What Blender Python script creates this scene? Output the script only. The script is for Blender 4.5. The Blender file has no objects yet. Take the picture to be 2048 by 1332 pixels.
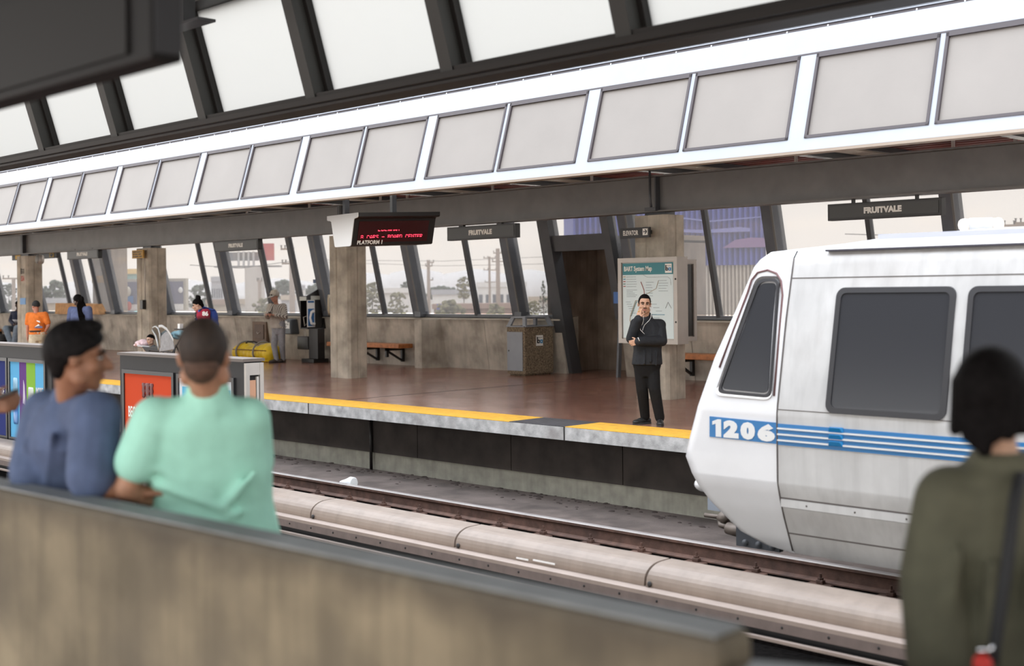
import bpy, bmesh, math, random
from mathutils import Vector, Matrix
random.seed(7)
SC = bpy.context.scene
COL = SC.collection
R = math.radians
V = Vector
# ------------------------------------------------------------------ camera model
RHO = R(.65); V0 = -83.6; U1 = -2524.5; U2 = 2500.0
F = math.sqrt(-U1 * U2); A = math.atan2(-U1, F); H = 1.75
sa, ca = math.sin(A), math.cos(A)
FW = V((-sa, ca, 0)); RT = V((ca, sa, 0)); UP = V((0, 0, 1))
def ray(x, y):
    dx, dy = x - 1024, y - 666
    u = dx * math.cos(RHO) - dy * math.sin(RHO); v = dx * math.sin(RHO) + dy * math.cos(RHO)
    return FW + RT * (u / F) + UP * (-(v - V0) / F)
CAM = V((0, 0, H))
def PY(x, y, Y): r = ray(x, y); return CAM + r * (Y / r.y)
def PZ(x, y, z): r = ray(x, y); return CAM + r * ((z - H) / r.z)
def PX(x, y, X): r = ray(x, y); return CAM + r * (X / r.x)
def PD(x, y, d): return CAM + ray(x, y) * d
def XY(x, Y, y=620): return PY(x, y, Y).x
# ------------------------------------------------------------------ materials
MATS = {}
def mat(name, col, rough=.6, metal=0., var=0., scale=4., bump=0., bscale=30., emit=None, estr=0., streak=0., spec=.5, dirt=None, dirtamt=0., coat=0.):
    """plain procedural surface: colour broken up by noise, vertical streaks and a fine bump"""
    if name in MATS: return MATS[name]
    m = bpy.data.materials.new(name); m.use_nodes = True
    nt = m.node_tree; N = nt.nodes; L = nt.links
    b = N['Principled BSDF']
    b.inputs['Base Color'].default_value = (*col, 1)
    b.inputs['Roughness'].default_value = rough
    b.inputs['Metallic'].default_value = metal
    b.inputs['Specular IOR Level'].default_value = spec
    if coat: b.inputs['Coat Weight'].default_value = coat
    if emit:
        b.inputs['Emission Color'].default_value = (*emit, 1); b.inputs['Emission Strength'].default_value = estr
    pos = None
    if var or bump or streak or dirtamt:
        pos = N.new('ShaderNodeNewGeometry').outputs['Position']
    def noise(sc, stretch=None, detail=4):
        n = N.new('ShaderNodeTexNoise'); n.inputs['Scale'].default_value = sc; n.inputs['Detail'].default_value = detail
        if stretch:
            mp = N.new('ShaderNodeMapping'); mp.inputs['Scale'].default_value = stretch
            L.new(pos, mp.inputs['Vector']); L.new(mp.outputs[0], n.inputs['Vector'])
        else: L.new(pos, n.inputs['Vector'])
        return n.outputs['Fac']
    cur = None
    def mix(fac, a, bcol):
        mx = N.new('ShaderNodeMix'); mx.data_type = 'RGBA'; L.new(fac, mx.inputs['Factor'])
        if isinstance(a, tuple): mx.inputs['A'].default_value = (*a, 1)
        else: L.new(a, mx.inputs['A'])
        mx.inputs['B'].default_value = (*bcol, 1)
        return mx.outputs['Result']
    def ramp(fac, lo, hi, a=0., bb=1.):
        r = N.new('ShaderNodeMapRange'); L.new(fac, r.inputs['Value'])
        r.inputs['From Min'].default_value = lo; r.inputs['From Max'].default_value = hi
        r.inputs['To Min'].default_value = a; r.inputs['To Max'].default_value = bb
        return r.outputs['Result']
    if var:
        cur = mix(ramp(noise(scale), .3, .7), tuple(c * (1 - var) for c in col), tuple(min(1, c * (1 + var)) for c in col))
    if streak:
        cur = mix(ramp(noise(3., (4., 4., .35)), .45, .75, 0, streak), cur if cur is not None else col, tuple(c * .45 for c in col))
    if dirtamt:
        cur = mix(ramp(noise(2.2, None, 8), .5, .7, 0, dirtamt), cur if cur is not None else col, dirt or tuple(c * .4 for c in col))
    if cur is not None: L.new(cur, b.inputs['Base Color'])
    if bump:
        bp = N.new('ShaderNodeBump'); bp.inputs['Strength'].default_value = bump; bp.inputs['Distance'].default_value = .01
        L.new(noise(bscale), bp.inputs['Height']); L.new(bp.outputs[0], b.inputs['Normal'])
    MATS[name] = m
    return m
# ------------------------------------------------------------------ mesh builder
class MB:
    def __init__(s): s.v = []; s.f = []; s.m = []; s.sm = []; s.mats = []
    def mi(s, m):
        if m not in s.mats: s.mats.append(m)
        return s.mats.index(m)
    def add(s, vs, fs, m=None, smooth=False):
        o = len(s.v); k = s.mi(m)
        s.v += [V(p) for p in vs]
        for f in fs: s.f.append([i + o for i in f]); s.m.append(k); s.sm.append(smooth)
        return s
    def bx(s, x0, x1, y0, y1, z0, z1, m=None):
        return s.hexa([(x0, y0, z0), (x1, y0, z0), (x1, y1, z0), (x0, y1, z0), (x0, y0, z1), (x1, y0, z1), (x1, y1, z1), (x0, y1, z1)], m)
    def hexa(s, p, m=None):
        return s.add(p, [(0, 3, 2, 1), (4, 5, 6, 7), (0, 1, 5, 4), (1, 2, 6, 5), (2, 3, 7, 6), (3, 0, 4, 7)], m)
    def ob(s, c, ax, ay, az, m=None):
        c, ax, ay, az = V(c), V(ax), V(ay), V(az)
        return s.hexa([c - ax - ay - az, c + ax - ay - az, c + ax + ay - az, c - ax + ay - az, c - ax - ay + az, c + ax - ay + az, c + ax + ay + az, c - ax + ay + az], m)
    def bar(s, p, q, w, d, up=(0, 0, 1), m=None):
        p, q = V(p), V(q); t = (q - p).normalized(); up = V(up)
        a = t.cross(up).normalized(); b = a.cross(t).normalized()
        return s.ob((p + q) / 2, (q - p) / 2, a * (w / 2), b * (d / 2), m)
    def prism(s, pts, ext, m=None):
        pts = [V(p) for p in pts]; e = V(ext); n = len(pts)
        return s.add(pts + [p + e for p in pts], [tuple(range(n))[::-1], tuple(range(n, 2 * n))] + [(i, (i + 1) % n, n + (i + 1) % n, n + i) for i in range(n)], m)
    def loft(s, rings, m=None, smooth=True, caps=True):
        n = len(rings[0]); vs = [p for r in rings for p in r]; fs = []
        for k in range(len(rings) - 1):
            for i in range(n):
                j = (i + 1) % n
                fs.append((k * n + i, k * n + j, (k + 1) * n + j, (k + 1) * n + i))
        if caps: fs += [tuple(range(n))[::-1], tuple(range((len(rings) - 1) * n, len(rings) * n))]
        return s.add(vs, fs, m, smooth)
    def tube(s, pts, r, n=8, m=None, smooth=True, caps=True):
        pts = [V(p) for p in pts]; rr = r if isinstance(r, (list, tuple)) else [r] * len(pts)
        rings = []; ref = None
        for i, p in enumerate(pts):
            t = (pts[min(i + 1, len(pts) - 1)] - pts[max(i - 1, 0)]).normalized()
            if ref is None: ref = t.orthogonal().normalized()
            a = (ref - t * ref.dot(t)).normalized(); ref = a; b = t.cross(a)
            rings.append([p + (a * math.cos(2 * math.pi * k / n) + b * math.sin(2 * math.pi * k / n)) * rr[i] for k in range(n)])
        return s.loft(rings, m, smooth, caps)
    def cap(s, p, q, r0, r1=None, n=12, m=None):
        """tapered capsule"""
        p, q = V(p), V(q); r1 = r0 if r1 is None else r1
        d = q - p
        if d.length < 1e-6: d = V((0, 0, 1e-4))
        t = d.normalized(); pts = []; rr = []
        for k in range(4):
            a = math.pi / 2 * (1 - k / 4); pts.append(p - t * r0 * math.sin(a)); rr.append(max(r0 * math.cos(a), r0 * .02))
        pts += [p, q]; rr += [r0, r1]
        for k in range(1, 5):
            a = math.pi / 2 * k / 4; pts.append(q + t * r1 * math.sin(a)); rr.append(max(r1 * math.cos(a), r1 * .02))
        ref = t.orthogonal().normalized(); b = t.cross(ref)
        return s.loft([[c + (ref * math.cos(2 * math.pi * k / n) + b * math.sin(2 * math.pi * k / n)) * r for k in range(n)] for c, r in zip(pts, rr)], m, True, True)
    def ell(s, c, r, fr=None, n=16, k=10, m=None):
        c = V(c); fr = fr or (V((1, 0, 0)), V((0, 1, 0)), V((0, 0, 1)))
        rings = []
        for j in range(k + 1):
            t = -math.pi / 2 + math.pi * j / k; cz = math.sin(t); cr = max(math.cos(t), .02)
            rings.append([c + fr[0] * (r[0] * cr * math.cos(2 * math.pi * i / n)) + fr[1] * (r[1] * cr * math.sin(2 * math.pi * i / n)) + fr[2] * (r[2] * cz) for i in range(n)])
        return s.loft(rings, m, True, True)
    def text(s, txt, o, xd, yd, size, m=None, depth=.003, bold=0., align='CENTER', sx=1., shear=0., spacing=1., fit=None):
        """lettering: o = point on the baseline, xd/yd = reading and up directions"""
        cu = bpy.data.curves.new('t', 'FONT'); cu.body = txt; cu.size = size; cu.align_x = align; cu.extrude = depth; cu.offset = bold
        cu.shear = shear; cu.space_character = spacing; cu.resolution_u = 3
        ob = bpy.data.objects.new('t', cu); COL.objects.link(ob)
        me = bpy.data.meshes.new_from_object(ob.evaluated_get(bpy.context.evaluated_depsgraph_get()))
        xd, yd = V(xd).normalized(), V(yd).normalized(); zd = xd.cross(yd); o = V(o)
        if fit:                                                    # squeeze the glyphs into a width x height box, o = lower left
            xs = [p.co.x for p in me.vertices]; ys_ = [p.co.y for p in me.vertices]; ax, ay = min(xs), min(ys_); fx, fy_ = fit[0] / (max(xs) - ax), fit[1] / (max(ys_) - ay)
            for p in me.vertices: p.co.x = (p.co.x - ax) * fx; p.co.y = (p.co.y - ay) * fy_
        s.add([o + xd * (p.co.x * sx) + yd * p.co.y + zd * p.co.z for p in me.vertices], [tuple(p.vertices) for p in me.polygons], m)
        bpy.data.objects.remove(ob); bpy.data.curves.remove(cu); bpy.data.meshes.remove(me)
        return s
    def mesh(s, name, m=None):
        me = bpy.data.meshes.new(name); me.from_pydata([tuple(p) for p in s.v], [], s.f)
        mm = s.mats or [m or mat('plain', (.5, .5, .5))]
        for x in mm: me.materials.append(x or m)
        for p, k, sm in zip(me.polygons, s.m, s.sm): p.material_index = k; p.use_smooth = sm
        return me
    def build(s, name, m=None, parent=None, bevel=0., fix=True):
        me = s.mesh(name, m)
        if fix:
            bm = bmesh.new(); bm.from_mesh(me); bmesh.ops.recalc_face_normals(bm, faces=bm.faces); bm.to_mesh(me); bm.free()
        return link(name, me, parent, bevel)
def link(name, me, parent=None, bevel=0.):
    ob = bpy.data.objects.new(name, me); COL.objects.link(ob)
    if parent is not None:
        ob.parent = parent
        if parent.type == 'EMPTY': ob.matrix_parent_inverse = Matrix.LocRotScale(parent.location, parent.rotation_euler, None).inverted()
        else: ob.matrix_parent_inverse = Matrix.Translation(-parent.location) if parent.parent is None else Matrix.Identity(4)
    else:
        lo = [min(v.co[i] for v in me.vertices) for i in range(3)]; hi = [max(v.co[i] for v in me.vertices) for i in range(3)]
        c = V(((lo[0] + hi[0]) / 2, (lo[1] + hi[1]) / 2, lo[2]))
        me.transform(Matrix.Translation(-c)); ob.location = c
    if bevel:
        b = ob.modifiers.new('bevel', 'BEVEL'); b.width = bevel; b.segments = 2; b.limit_method = 'ANGLE'; b.angle_limit = R(40)
    return ob
def smelt(mb, voxel, it=4, name='blob', fac=.5):
    """fuse overlapping closed shapes into one continuous smooth skin"""
    me = mb.mesh(name); ob = bpy.data.objects.new('tmp', me); COL.objects.link(ob)
    r = ob.modifiers.new('r', 'REMESH'); r.mode = 'VOXEL'; r.voxel_size = voxel; r.use_smooth_shade = True
    if it:
        sm = ob.modifiers.new('s', 'SMOOTH'); sm.iterations = it; sm.factor = fac
    out = bpy.data.meshes.new_from_object(ob.evaluated_get(bpy.context.evaluated_depsgraph_get()))
    bpy.data.objects.remove(ob); bpy.data.meshes.remove(me)
    for p in out.polygons: p.use_smooth = True
    return out
def blob(mb, name, m, parent=None, voxel=.01, it=4):
    out = smelt(mb, voxel, it, name); out.name = name; out.materials.clear(); out.materials.append(m)
    return link(name, out, parent)
def tag(o, label=None, cat=None, group=None, kind=None):
    if label: o['label'] = label
    if cat: o['category'] = cat
    if group: o['group'] = group
    if kind: o['kind'] = kind
    return o
def thing(name, label, cat, loc=(0, 0, 0), group=None, rz=0.):
    o = bpy.data.objects.new(name, None); COL.objects.link(o); o.empty_display_size = .1
    o.location = loc; o.rotation_euler = (0, 0, rz)
    return tag(o, label, cat, group)
def single(mb, name, m, label, cat, group=None, bevel=0.):
    return tag(mb.build(name, m, None, bevel), label, cat, group)
def struct(mb, name, m=None, bevel=0., parent=None):
    o = mb.build(name, m, parent, bevel)
    if parent is None: o['kind'] = 'structure'
    return o
def children(o): return [c for c in bpy.data.objects if c.parent == o]
def dup(o, off, label=None, group=None, parent=None):
    c = o.copy(); COL.objects.link(c)
    if parent is not None: c.parent = parent; c.matrix_parent_inverse = o.matrix_parent_inverse
    else: c.location = o.location + V(off)
    if label: c['label'] = label
    if group: c['group'] = group
    for ch in list(o.children): dup(ch, off, None, None, c)
    return c
X, Yv, Z = V((1, 0, 0)), V((0, 1, 0)), V((0, 0, 1))
# ------------------------------------------------------------------ world, camera, render look
w = bpy.data.worlds.new('overcast_sky'); SC.world = w; w.use_nodes = True
nt = w.node_tree; N, L = nt.nodes, nt.links
bg = N['Background']; tc = N.new('ShaderNodeTexCoord'); sp = N.new('ShaderNodeSeparateXYZ'); cr = N.new('ShaderNodeValToRGB')
L.new(tc.outputs['Generated'], sp.inputs[0]); L.new(sp.outputs['Z'], cr.inputs['Fac']); L.new(cr.outputs['Color'], bg.inputs['Color'])
cr.color_ramp.elements[0].position = 0.; cr.color_ramp.elements[0].color = (.86, .82, .77, 1)
cr.color_ramp.elements[1].position = .75; cr.color_ramp.elements[1].color = (1.22, 1.3, 1.42, 1)
e = cr.color_ramp.elements.new(.25); e.color = (.95, .94, .93, 1)
bg.inputs['Strength'].default_value = 3.2
try: w.cycles.sampling_method = 'AUTOMATIC'
except Exception: pass
cd = bpy.data.cameras.new('camera'); cam = bpy.data.objects.new('camera', cd); COL.objects.link(cam)
cx = RT * math.cos(RHO) - UP * math.sin(RHO); cy = RT * math.sin(RHO) + UP * math.cos(RHO); cz = -FW
M = Matrix((cx, cy, cz)).transposed().to_4x4(); M.translation = CAM; cam.matrix_world = M
cd.sensor_width = 36; cd.lens = F / 2048 * 36; cd.shift_x = -V0 * math.sin(RHO) / 2048; cd.shift_y = V0 * math.cos(RHO) / 2048
cd.clip_end = 3000; cd.clip_start = .05
cd.dof.use_dof = True; cd.dof.focus_distance = 16.3; cd.dof.aperture_fstop = 1.7
SC.camera = cam
vs = SC.view_settings; vs.view_transform = 'Standard'; vs.look = 'None'; vs.gamma = 1; vs.use_curve_mapping = False; vs.exposure = .1
SC.cycles.max_bounces = 7; SC.cycles.diffuse_bounces = 4; SC.cycles.glossy_bounces = 3; SC.cycles.transmission_bounces = 4; SC.cycles.transparent_max_bounces = 12
SC.cycles.caustics_reflective = False; SC.cycles.caustics_refractive = False
SC.cycles.use_denoising = True; SC.cycles.sample_clamp_indirect = 6
# ------------------------------------------------------------------ shared materials
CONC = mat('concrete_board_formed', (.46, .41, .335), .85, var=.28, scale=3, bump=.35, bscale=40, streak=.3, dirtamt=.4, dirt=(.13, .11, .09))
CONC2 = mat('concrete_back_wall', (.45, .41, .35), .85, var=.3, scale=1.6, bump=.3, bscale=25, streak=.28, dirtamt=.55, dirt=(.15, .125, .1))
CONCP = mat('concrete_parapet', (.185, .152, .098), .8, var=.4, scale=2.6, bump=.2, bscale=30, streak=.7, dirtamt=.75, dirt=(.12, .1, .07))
def weathered_top(m, z0, z1, col):
    """dark ragged weathering that has grown down from the exposed top edge"""
    nt = m.node_tree; N = nt.nodes; L = nt.links; b = N['Principled BSDF']; src = b.inputs['Base Color'].links[0].from_socket
    g = N.new('ShaderNodeNewGeometry'); sp = N.new('ShaderNodeSeparateXYZ'); L.new(g.outputs['Position'], sp.inputs[0]); n = N.new('ShaderNodeTexNoise'); n.inputs['Scale'].default_value = 5.; n.inputs['Detail'].default_value = 6; L.new(g.outputs['Position'], n.inputs['Vector'])
    ad = N.new('ShaderNodeMath'); ad.operation = 'MULTIPLY_ADD'; L.new(n.outputs['Fac'], ad.inputs[0]); ad.inputs[1].default_value = .22; L.new(sp.outputs['Z'], ad.inputs[2])
    r = N.new('ShaderNodeMapRange'); L.new(ad.outputs[0], r.inputs['Value']); r.inputs['From Min'].default_value = z0; r.inputs['From Max'].default_value = z1; r.inputs['To Max'].default_value = .75
    mx = N.new('ShaderNodeMix'); mx.data_type = 'RGBA'; L.new(r.outputs['Result'], mx.inputs['Factor']); L.new(src, mx.inputs['A']); mx.inputs['B'].default_value = (*col, 1); L.new(mx.outputs['Result'], b.inputs['Base Color'])
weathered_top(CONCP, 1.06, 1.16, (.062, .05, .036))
CONCT = mat('concrete_grey_top', (.2, .21, .21), .55, var=.2, scale=6)  # parapet tops get a greyer, lighter tone than the sides
CONCE = mat('concrete_platform_edge', (.42, .41, .40), .8, var=.35, scale=7, bump=.3, bscale=60, dirtamt=.75, dirt=(.25, .23, .22))
CONCL = mat('concrete_pale_band', (.36, .35, .29), .85, var=.2, scale=5, streak=.3)
SLAB = mat('track_slab', (.14, .112, .10), .9, var=.25, scale=3, bump=.5, bscale=50, dirtamt=.6, dirt=(.05, .04, .036))
SLABE = mat('track_slab_edge', (.24, .19, .16), .85, var=.2, scale=5)
DARKP = mat('dark_panel', (.05, .042, .037), .8, var=.35, scale=2.5, bump=.2, dirtamt=.3, dirt=(.09, .07, .06))
BALL = mat('dark_ballast', (.009, .0075, .007), .95, spec=.1, var=.5, scale=20, bump=1., bscale=18)
STEEL = mat('grey_painted_steel', (.145, .138, .132), .45, var=.12, scale=3)
STEELD = mat('dark_painted_steel', (.055, .057, .062), .4, var=.15, scale=3)
STEELB = mat('blue_grey_painted_steel', (.088, .096, .11), .4, var=.15, scale=3)
BLACK = mat('black_paint', (.012, .011, .011), .4)
BLACKM = mat('black_matte', (.012, .012, .013), .75)
RUST = mat('rusty_rail_steel', (.115, .062, .045), .7, var=.35, scale=9, bump=.3, bscale=60, dirtamt=.5, dirt=(.05, .032, .028))
RAILT = mat('polished_rail_head', (.62, .58, .56), .25, metal=.3, var=.1)  # polished steel, its bright highlight painted in as a pale base colour
TAN = mat('cover_fibreglass', (.285, .226, .186), .5, var=.1, scale=4, streak=.25, dirtamt=.25, dirt=(.3, .24, .2), coat=.1)
TAN2 = mat('cover_board', (.19, .15, .137), .65, var=.15, scale=8)
TANL = mat('cover_flange_top', (.36, .29, .25), .6, var=.1)
WHITEP = mat('white_enamel_panel', (.345, .372, .425), .35, var=.03)
PANEL = mat('fascia_translucent_sheet', (.232, .212, .195), .5, var=.05, scale=1.5, bump=.05)
TRIMD = mat('fascia_gasket', (.055, .045, .05), .5)
YEL = mat('tactile_yellow', (.80, .43, .045), .7, var=.12, scale=8)
YELD = mat('tactile_dark', (.06, .058, .065), .6, var=.2)
WHITE = mat('white_paint', (.78, .78, .77), .45)
WHITET = mat('white_letter', (.85, .83, .78), .5)
RED = mat('deck_red', (.17, .035, .025), .6, var=.2)
WOOD = mat('bench_orange_wood', (.42, .15, .045), .5, var=.25, scale=12)
PLY = mat('plywood', (.47, .25, .10), .7, var=.2, scale=9)
CHROME = mat('chrome', (.7, .7, .72), .15, metal=1.)
SILV = mat('satin_aluminium', (.46, .425, .39), .45, metal=.3, var=.06)
def brick_floor():
    m = bpy.data.materials.new('glazed_brick_pavers'); m.use_nodes = True; nt = m.node_tree; N = nt.nodes; L = nt.links; b = N['Principled BSDF']
    g = N.new('ShaderNodeNewGeometry'); br = N.new('ShaderNodeTexBrick'); br.inputs['Scale'].default_value = 1.
    br.inputs['Brick Width'].default_value = .3; br.inputs['Row Height'].default_value = .15; br.inputs['Mortar Size'].default_value = .006
    br.inputs['Color1'].default_value = (.27, .12, .083, 1); br.inputs['Color2'].default_value = (.34, .17, .12, 1); br.inputs['Mortar'].default_value = (.10, .07, .06, 1)
    L.new(g.outputs['Position'], br.inputs['Vector'])
    n = N.new('ShaderNodeTexNoise'); n.inputs['Scale'].default_value = 1.3; n.inputs['Detail'].default_value = 6; L.new(g.outputs['Position'], n.inputs['Vector'])
    mx = N.new('ShaderNodeMix'); mx.data_type = 'RGBA'; mx.blend_type = 'MULTIPLY'; mx.inputs['Factor'].default_value = .3
    L.new(br.outputs['Color'], mx.inputs['A']); L.new(n.outputs['Color'], mx.inputs['B'])
    mx2 = N.new('ShaderNodeMix'); mx2.data_type = 'RGBA'; mx2.inputs['Factor'].default_value = .5; L.new(mx.outputs['Result'], mx2.inputs['A']); L.new(br.outputs['Color'], mx2.inputs['B'])
    L.new(mx2.outputs['Result'], b.inputs['Base Color'])
    rr = N.new('ShaderNodeMapRange'); L.new(n.outputs['Fac'], rr.inputs['Value']); rr.inputs['To Min'].default_value = .13; rr.inputs['To Max'].default_value = .3
    L.new(rr.outputs['Result'], b.inputs['Roughness']); b.inputs['Specular IOR Level'].default_value = .5
    bp = N.new('ShaderNodeBump'); bp.inputs['Strength'].default_value = .35; bp.inputs['Distance'].default_value = .004; bp.invert = True
    n2 = N.new('ShaderNodeTexNoise'); n2.inputs['Scale'].default_value = 9.; L.new(g.outputs['Position'], n2.inputs['Vector'])
    ad = N.new('ShaderNodeMath'); ad.operation = 'ADD'; L.new(br.outputs['Fac'], ad.inputs[0]); L.new(n2.outputs['Fac'], ad.inputs[1])
    L.new(ad.outputs[0], bp.inputs['Height']); L.new(bp.outputs[0], b.inputs['Normal'])
    return m
FLOOR = brick_floor()
def ridged(m, period, axis='X'):
    nt = m.node_tree; N = nt.nodes; L = nt.links; b = N['Principled BSDF']
    g = N.new('ShaderNodeNewGeometry'); wv = N.new('ShaderNodeTexWave'); wv.bands_direction = axis; wv.inputs['Scale'].default_value = 1 / period / 3.183
    L.new(g.outputs['Position'], wv.inputs['Vector']); bp = N.new('ShaderNodeBump'); bp.inputs['Strength'].default_value = .9; bp.inputs['Distance'].default_value = .012
    L.new(wv.outputs['Fac'], bp.inputs['Height']); L.new(bp.outputs[0], b.inputs['Normal'])
ridged(YEL, .06); ridged(YELD, .06)
def pane_mat(name, tint, trans, tl, gloss=.06):
    """dirty glazing: lets the view through, scatters daylight to stand in for haze, reflects a little"""
    m = bpy.data.materials.new(name); m.use_nodes = True; nt = m.node_tree; N = nt.nodes; L = nt.links
    N.remove(N['Principled BSDF']); out = N['Material Output']
    t = N.new('ShaderNodeBsdfTransparent'); t.inputs['Color'].default_value = (*tint, 1)
    d = N.new('ShaderNodeBsdfTranslucent'); d.inputs['Color'].default_value = (*tl, 1)
    gl = N.new('ShaderNodeBsdfGlossy'); gl.inputs['Roughness'].default_value = .08
    a = N.new('ShaderNodeMixShader'); a.inputs[0].default_value = 1 - trans; L.new(t.outputs[0], a.inputs[1]); L.new(d.outputs[0], a.inputs[2])
    b = N.new('ShaderNodeMixShader'); b.inputs[0].default_value = gloss; L.new(a.outputs[0], b.inputs[1]); L.new(gl.outputs[0], b.inputs[2])
    L.new(b.outputs[0], out.inputs['Surface']); return m
GLASS = pane_mat('hazy_window_pane', (.59, .582, .575), .86, (.50, .485, .47), .03)  # tint and whitish film put the outdoor haze into the dirty pane
OPAL = pane_mat('opal_roof_sheet', (.9, .9, .9), .0, (.625, .615, .59), .0)
# ------------------------------------------------------------------ far platform
YE, YW, LEAN = 11.83, 19.36, .23
XL, XR = -75, 8
m = MB(); m.bx(XL, XR, YE + .05, 21.2, -.17, 0); m.build; fl = struct(m, 'floor', FLOOR)
m = MB(); m.bx(XL, XR, YE, YE + .049, -.17, -.002)
for px in (617, 1128): pass
struct(m, 'trim_1', CONCE)                                                       # concrete nosing of the platform
xj = XY(617, YE, 806)
# joints in the nosing and expansion joint across the floor
m = MB()
for px in (617, 1128): x = XY(px, YE, 830); m.bx(x - .012, x + .012, YE - .003, YE + .05, -.169, -.001)
m.bx(xj - .02, xj + .02, YE + .72, 19.3, -.002, .0015)
struct(m, 'trim_2', mat('joint_filler', (.03, .026, .025), .8))
# tactile strip, yellow with one dark length
xa, xb = XY(1018, YE, 842), XY(1130, YE, 853)
tk = thing('tactile_strip', 'ridged warning strip along the platform edge, yellow with one dark length', 'tactile strip', ((xa + xb) / 2, YE + .35, 0))
m = MB(); m.bx(XL, xa, YE + .002, YE + .68, 0, .007); m.build('yellow_tiles', YEL, tk)
m = MB(); m.bx(xa, xb, YE + .002, YE + .68, 0, .007); tag(m.build('dark_tiles', YELD, tk), 'dark grey length of warning tiles')
m = MB(); m.bx(xb, XR, YE + .002, YE + .68, 0, .007); m.build('yellow_tiles', YEL, tk)
# under the platform
YU = 12.6
m = MB(); m.bx(XL, XR, YU, YU + .3, -1.3, -.80); struct(m, 'wall_under_platform', CONCL)
m = MB()
xs = [XL] + sorted(XY(px, YU, 900) for px in (30, 748, 838, 1025, 1248)) + [XR]
for a_, b_ in zip(xs, xs[1:]): m.bx(a_ + .008, b_ - .008, YU - .03, YU + .3, -.80, -.171)
struct(m, 'wall_upper_panels', DARKP)  # upper part of the wall, darker than the pale band below
m = MB(); x = XY(748, YU, 900); m.tube([(x, YU - .06, -1.1), (x, YU - .06, -.18)], .025, 8); single(m, 'drain_pipe', BLACK, 'thin dark drain pipe running down the wall below the platform edge', 'pipe')
# track bed
m = MB(); m.bx(XL, XR + 6, 9.1, 11.15, -1.5, -1.20); m.bx(XL, XR + 6, 2.6, 9.1, -1.6, -1.30); struct(m, 'floor_track_bed', BALL)
m = MB(); m.bx(XL, XR + 6, 11.2, YU, -1.3, -1.075); struct(m, 'floor_service_slab', SLAB)
m = MB(); m.bx(XL, XR + 6, 11.13, 11.2, -1.3, -1.07); struct(m, 'trim_3', SLABE)
random.seed(3); m = MB()
for i in range(420):
    x = random.uniform(-24, -2); y = YU - abs(random.gauss(0, .28)); r_ = random.uniform(.006, .028)
    if y < 11.3: continue
    m.ell((x, y, -1.075), (r_ * random.uniform(1, 2.5), r_ * random.uniform(.8, 2), r_ * .6), None, 6, 4)
tag(m.build('leaf_litter', mat('dry_debris', (.06, .045, .04), .95)), 'dry leaf litter and dirt along the foot of the wall below the platform', 'litter', kind='stuff')
# rails
def rail(Y, zt, label):
    t = thing('rail', label, 'rail', (-10, Y, zt - .19))
    m = MB(); zz = zt - .19
    prof = [(-.07, 0), (.07, 0), (.07, .012), (.012, .035), (.012, .135), (.036, .15), (.036, .178), (-.036, .178), (-.036, .15), (-.012, .135), (-.012, .035), (-.07, .012)]
    m.prism([(XL, Y + a, zz + b) for a, b in prof], (XR + 6 - XL, 0, 0)); m.build('web_and_foot', RUST, t)
    m = MB(); m.prism([(XL, Y + a, zz + b) for a, b in [(-.036, .178), (.036, .178), (.03, .19), (-.03, .19)]], (XR + 6 - XL, 0, 0)); tag(m.build('running_head', RAILT, t), 'polished bright top of the rail')
rail(10.94, -.97, 'rusty running rail with a polished top beside the service slab under the far platform')
rail(9.26, -.97, 'rusty running rail of the far track nearest the tan cover')
def fastener(x, Y):
    t = thing('rail_fastener', 'small rusty bolted clip gripping the near foot of the rail beyond the tan cover', 'rail clip', (x, Y, -1.2), 'rail clips along the far rail')
    m = MB(); m.bx(x - .13, x + .13, Y - .2, Y - .072, -1.2, -1.158); m.build('base_plate', RUST, t, .008)
    m = MB(); m.bx(x - .04, x + .04, Y - .13, Y - .072, -1.158, -1.12); m.build('clip', RUST, t, .008)
    m = MB(); m.tube([(x, Y - .1, -1.12), (x, Y - .1, -1.1), (x, Y - .1, -1.1), (x, Y - .1, -1.06)], [.03, .03, .014, .014], 6, None, False); m.build('bolt', RUST, t)
    return t
f0 = fastener(-15.68, 10.94 - .0)
for i in range(1, 17): dup(f0, (.754 * i, 0, 0))
# cover over the conductor rail: rounded tan lengths, each bolted at its joint
def cover(x0, x1, label):
    t = thing('conductor_rail_cover', label, 'rail cover', (x0, 7.6, -.74), 'rounded tan covers between the tracks')
    m = MB(); pr = []
    pts = [(7.62, -.56)] + [(7.62 + .2 * (1 - math.cos(a)), -.525 + .13 * math.sin(a)) for a in [math.pi / 2 * k / 7 for k in range(8)]] + [(7.94, -.392), (7.94, -.41), (7.82, -.42), (7.645, -.53), (7.645, -.56)]
    ring = lambda x: [(x, a, b) for a, b in pts]
    m.loft([ring(x0 + .012), ring(x1 - .012)], TAN, False); m.build('shell', TAN, t)
    m = MB(); m.ell((x0 + .05, 7.612, -.535), (.022, .014, .022), None, 8, 6); m.build('bolt', BLACK, t)
    return t
cx0 = -6.22; sp_ = 2.2
LB = ['with a pale scrape on its side, right of the man in green', 'in the middle of the row, below the train\'s nose', 'running behind the woman in the olive coat']
for i in range(-6, 3):
    x0 = cx0 + sp_ * i
    lab = {-2: 'rounded tan conductor rail cover just right of the man in pale green', -1: 'rounded tan conductor rail cover with a pale scrape, in the middle of the row', 0: 'rounded tan conductor rail cover below the nose of the white train', 1: 'rounded tan conductor rail cover half hidden by the woman in olive'}.get(i, 'rounded tan conductor rail cover behind the people on the near side')
    cover(x0, x0 + sp_, lab)
m = MB(); x = cx0 - sp_ * .55; m.bx(x, x + .25, 7.612, 7.622, -.535, -.522); m.bx(x - .2, x - .06, 7.612, 7.622, -.545, -.532); single(m, 'paint_scrape', WHITE, 'pale streak scraped on the side of a tan cover', 'mark')
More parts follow.
